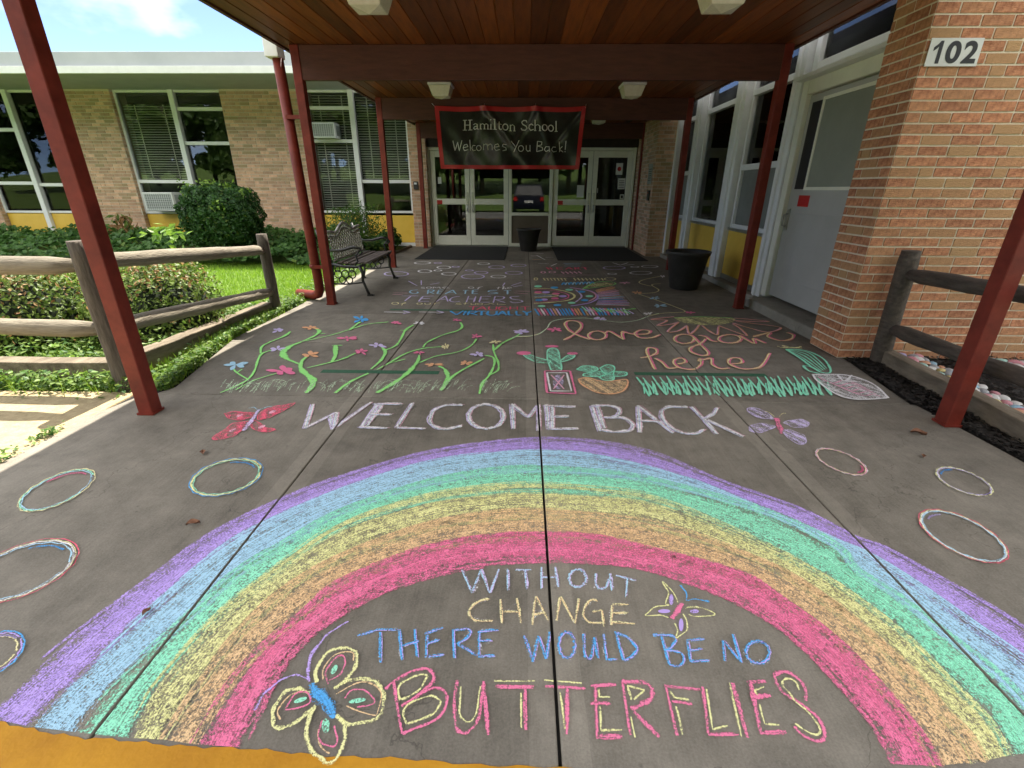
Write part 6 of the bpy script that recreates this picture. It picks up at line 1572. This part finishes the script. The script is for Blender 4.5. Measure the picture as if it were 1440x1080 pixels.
letters(te, *E6, [[[(560,410),(612,442)],[(612,442),(670,408)]], [[(690,410),(672,445)]], [[(720,410),(706,445)],[(720,411),(775,412),(765,426),(715,428)],[(737,430),(790,445)]], [[(785,411),(860,411)],[(825,411),(820,446)]], [[(880,410),(872,438),(910,446),(945,438),(952,410)]], [[(960,446),(1000,410)],[(1000,410),(1032,446)],[(975,433),(1020,433)]], [[(1050,410),(1052,444)],[(1052,444),(1092,444)]], [[(1115,410),(1118,444)],[(1118,444),(1165,444)]], [[(1170,410),(1205,426)],[(1205,426),(1250,410)],[(1205,426),(1206,448)]]], s1('blue', 3.0))
for x0_, x1_ in ((0, 220), (295, 505)):
    ar = drawing('chalk_arrow', 540+(x0_+x1_)/12, 440, 'white chalk arrow pointing right, %s of two before VIRTUALLY' % ('left' if x0_ == 0 else 'right'))
    Chalk(*E6).line([(x0_, 418), (x1_, 422)], 2.2, 'white').build('shaft', ar); Chalk(*E6).line([(x1_-60, 408), (x1_, 422), (x1_-60, 434)], 2.0, 'lav', smooth=False).build('head', ar)

# ------------------------------------------------ far bubbles by the doors
FB = [(E6,505,40,55,12),(E6,605,35,28,5),(E6,345,72,55,12),(E6,455,66,30,6),(E6,548,95,60,12),(E6,840,9,48,8),(E6,720,66,32,5),(E6,820,85,55,11),(E6,950,38,65,13),(E6,1135,23,62,11),(E6,750,118,95,20),(E6,965,118,60,12),(E6,1095,87,70,13),(E6,105,95,100,19),(E6,325,2,66,10),(E6,455,3,28,5),
      ((740,350,7.2),890,197,108,17),((740,350,7.2),870,258,42,7),((740,350,7.2),1160,248,108,16),((740,350,7.2),1250,183,80,11),((740,350,7.2),1100,187,38,6)]
FB.sort(key=lambda q: q[0][1]+q[2]/q[0][2])
FROW = {}
for _r in range(3):
    for _i, _q in enumerate(sorted(FB[_r*7:_r*7+7], key=lambda q: q[0][0]+q[1]/q[0][2])): FROW[id(_q)] = 'small chalk ring before the doors, %s from the left in the %s row' % (ORD[_i], ('far', 'middle', 'near')[_r])
for k, _q in enumerate(FB):
    o_, x_, y_, rx_, ry_ = _q
    fb = drawing('chalk_bubble', o_[0]+x_/o_[2], o_[1]+y_/o_[2], FROW[id(_q)], group='small chalk rings before the doors')
    Chalk(*o_).ell(x_, y_, rx_, ry_, 2.0, ('white', 'lav')[k % 2], 0, 20, 395).build('ring', fb)

# ------------------------------------------------ mandala and faded words behind it
F7 = (740, 350, 7.2)
md = drawing('chalk_mandala', 820, 425, 'colourful striped half mandala chalked beside the centre joint')
for st, w_, col in (([(75,405),(250,410),(430,445),(490,485),(430,525),(250,548),(75,558)], 3.0, 'yellow'), ([(75,415),(250,424),(390,455),(430,485),(390,515),(250,535),(75,546)], 2.0, 'pink'), ([(440,395),(640,430),(725,490),(650,550),(450,585)], 4.0, 'purple'), ([(470,400),(660,440),(705,490),(630,540)], 2.0, 'rose'), ([(500,420),(560,485),(500,545)], 2.2, 'lav'), ([(80,455),(330,480),(80,500)], 2.4, 'cream'), ([(80,470),(260,482),(80,490)], 1.8, 'lblue')):
    Chalk(*F7).line(st, w_, col).build('arc', md)
for x_, y_, col in ((120,385,'mint'),(435,420,'mint'),(640,485,'mint'),(460,553,'mint'),(155,586,'mint'),(285,398,'blue'),(560,440,'blue'),(590,526,'blue'),(315,576,'blue'),(200,445,'purple'),(300,460,'pink'),(180,520,'purple'),(290,508,'pink'),(370,485,'purple'),(120,445,'pink'),(130,525,'blue')):
    Chalk(*F7).blob(x_, y_, 40, 11, col).build('dot', md)
rn = random.Random(4)
for k in range(26):
    t = k/25; a = (700+30*math.sin(t*PI), 425+150*t); e = (885+170*t+rn.uniform(-20, 20), 385+195*t)
    Chalk(*F7).line([a, e], 2.2, ('salmon', 'rose', 'lav', 'lblue', 'blue', 'purple', 'rose')[(k*7//26) if k % 3 else rn.randrange(7)]).build('stripe', md)
for k in range(30):
    x_ = 85+k*31
    Chalk(*F7).line([(x_, 612-0.2*k), (x_+46, 682)], 2.4, ('blue', 'pink', 'white', 'pink', 'blue', 'purple', 'salmon', 'lav')[k % 8 if k < 8 else rn.randrange(8)]).build('stripe', md)
for k in range(14): Chalk(*F7).line([(560+k*36, 590+k*3), (620+k*36, 640+k*2)], 2.4, ('mint', 'lav', 'rose', 'green')[k % 4]).build('stripe', md)
for k in range(9): Chalk(*F7).line([(360+k*36, 372-k), (380+k*36, 345-k), (400+k*36, 370-k)], 2.0, ('blue', 'lblue')[k % 2]).build('chain_link', md)
Chalk(*F7).loop([(570,410),(700,345),(860,340),(880,372)], 2.2, 'green').fill([(600,400),(690,355),(850,348),(865,368)], 'yellow').build('leaf', md)
Chalk(*F7).line([(750,625),(900,630),(1110,612)], 3, 'green').build('leaf', md)
fw = drawing('chalk_lettering', 800, 385, 'faded pink and white chalk words between mandala and right door mat', 'chalk lettering')
N9 = (740, 350, 9)
letters(fw, *N9, [[[(255,238),(290,268)],[(300,240),(330,268)],[(285,253),(320,253)]], [[(385,240),(395,266)],[(385,240),(460,240)],[(395,253),(450,253)],[(395,266),(470,266)]], [[(500,266),(540,240)],[(540,240),(590,266)],[(520,255),(575,255)]], [[(610,240),(625,268)],[(610,241),(660,243),(655,253),(620,254)],[(630,255),(690,267)]], [[(690,240),(780,240)],[(730,240),(760,268)]]], s1('red', 2.0))
letters(fw, *N9, [[[(440+55*k, 292), (480+55*k, 322)], [(440+55*k, 306), (490+55*k, 304)]] for k in range(5)] + [[O_(330, 300, 40, 10)], [O_(215, 303, 26, 11)]], s1('rose', 1.8))
letters(fw, *N9, [[[(335, 336), (900, 338)]], [[(400, 350), (620, 356)]]], s1('rose', 1.2))
letters(fw, *N9, [[O_(122, 388, 20, 16)]] + [[[(215+44*k, 376), (240+44*k, 408)], [(215+44*k, 378), (255+44*k, 378)]] for k in range(7)] + [[[(600+50*k, 376), (625+50*k, 408)], [(606+50*k, 392), (650+50*k, 390)]] for k in range(8)] + [[O_(1060, 388, 70, 17)]], s1('cream', 1.6))
letters(fw, *N9, [[[(470, 190), (700, 188)]], [[(490, 205), (690, 210)]], [[(480, 222), (680, 226)]]], s1('lblue', 2.2))
letters(fw, *N9, [[[(70,55),(220,65)],[(130,85),(240,145)]], [[(60,95),(140,93)],[(245,112),(345,110)]], [[(150,190),(290,195)],[(310,225),(390,190)]], [[(1090,180),(1190,212)],[(1190,212),(1290,180)],[(1230,212),(1370,205)]]], s1('white', 1.6))
letters(fw, *N9, [[[(75,140),(190,140)]]], s1('salmon', 1.8))

# ------------------------------------------------ star garland
sg_ = drawing('chalk_garland', 870, 440, 'thin chalk garland line with small stars winding along the right slabs')
H5 = (720, 350, 5.143)
Chalk(*B6).line([(1240,268),(1340,266),(1440,240)], 1.6, 'cream').build('line', sg_)
Chalk(*C6).line([(0,222),(40,207),(200,195),(290,140),(330,85),(420,60),(600,50),(700,60),(900,85),(1050,70),(1150,35),(1240,10)], 1.5, 'pale').build('line', sg_)
Chalk(*H5).line([(985,490),(1100,470),(1250,460),(1180,425),(1100,395),(1000,360),(910,330)], 1.5, 'cream').line([(910,330),(1030,320),(1060,300),(1010,265),(1075,255)], 1.5, 'cream').line([(1010,275),(920,250),(960,225),(1085,200)], 1.5, 'cream').build('line', sg_)
for o_, x_, y_, r_, q_, col in ((C6,745,55,70,22,'lav'),(C6,360,145,68,26,'pink'),(C6,75,166,80,22,'lav'),(H5,1285,465,45,9,'pink'),(H5,985,473,40,14,'white'),(H5,1065,415,60,14,'lblue'),(H5,1035,360,48,12,'lblue'),(H5,905,321,42,12,'salmon'),(H5,820,250,48,8,'rose'),(H5,1090,203,24,10,'white')):
    Chalk(*o_).flower(x_, y_, r_, q_, col, 5, random.uniform(0, 1)).build('star', sg_)

# ------------------------------------------------ green spacing stripes on the slabs
for u0, u1, v_, w_, lab in ((451, 618, 523, 4.6, 'dark green stripe across the chalk meadow'), (893, 1076, 526.5, 4.2, 'dark green stripe under the words love grows here'), (548, 668, 436, 1.8, 'faint green stripe below the word TEACHERS')):
    p0, p1 = G(u0, v_), G(u1, v_); q = G(u0, v_ + w_); wd = abs(p0[1]-q[1])
    b = MB(); ym = (p0[1]+p1[1])/2; b.box(p0[0], p1[0], ym-wd/2, ym+wd/2, 0.0002, 0.0007)
    tag(b.build('floor_stripe', M['green_tape']), lab, 'floor stripe', 'green stripes on the walkway')
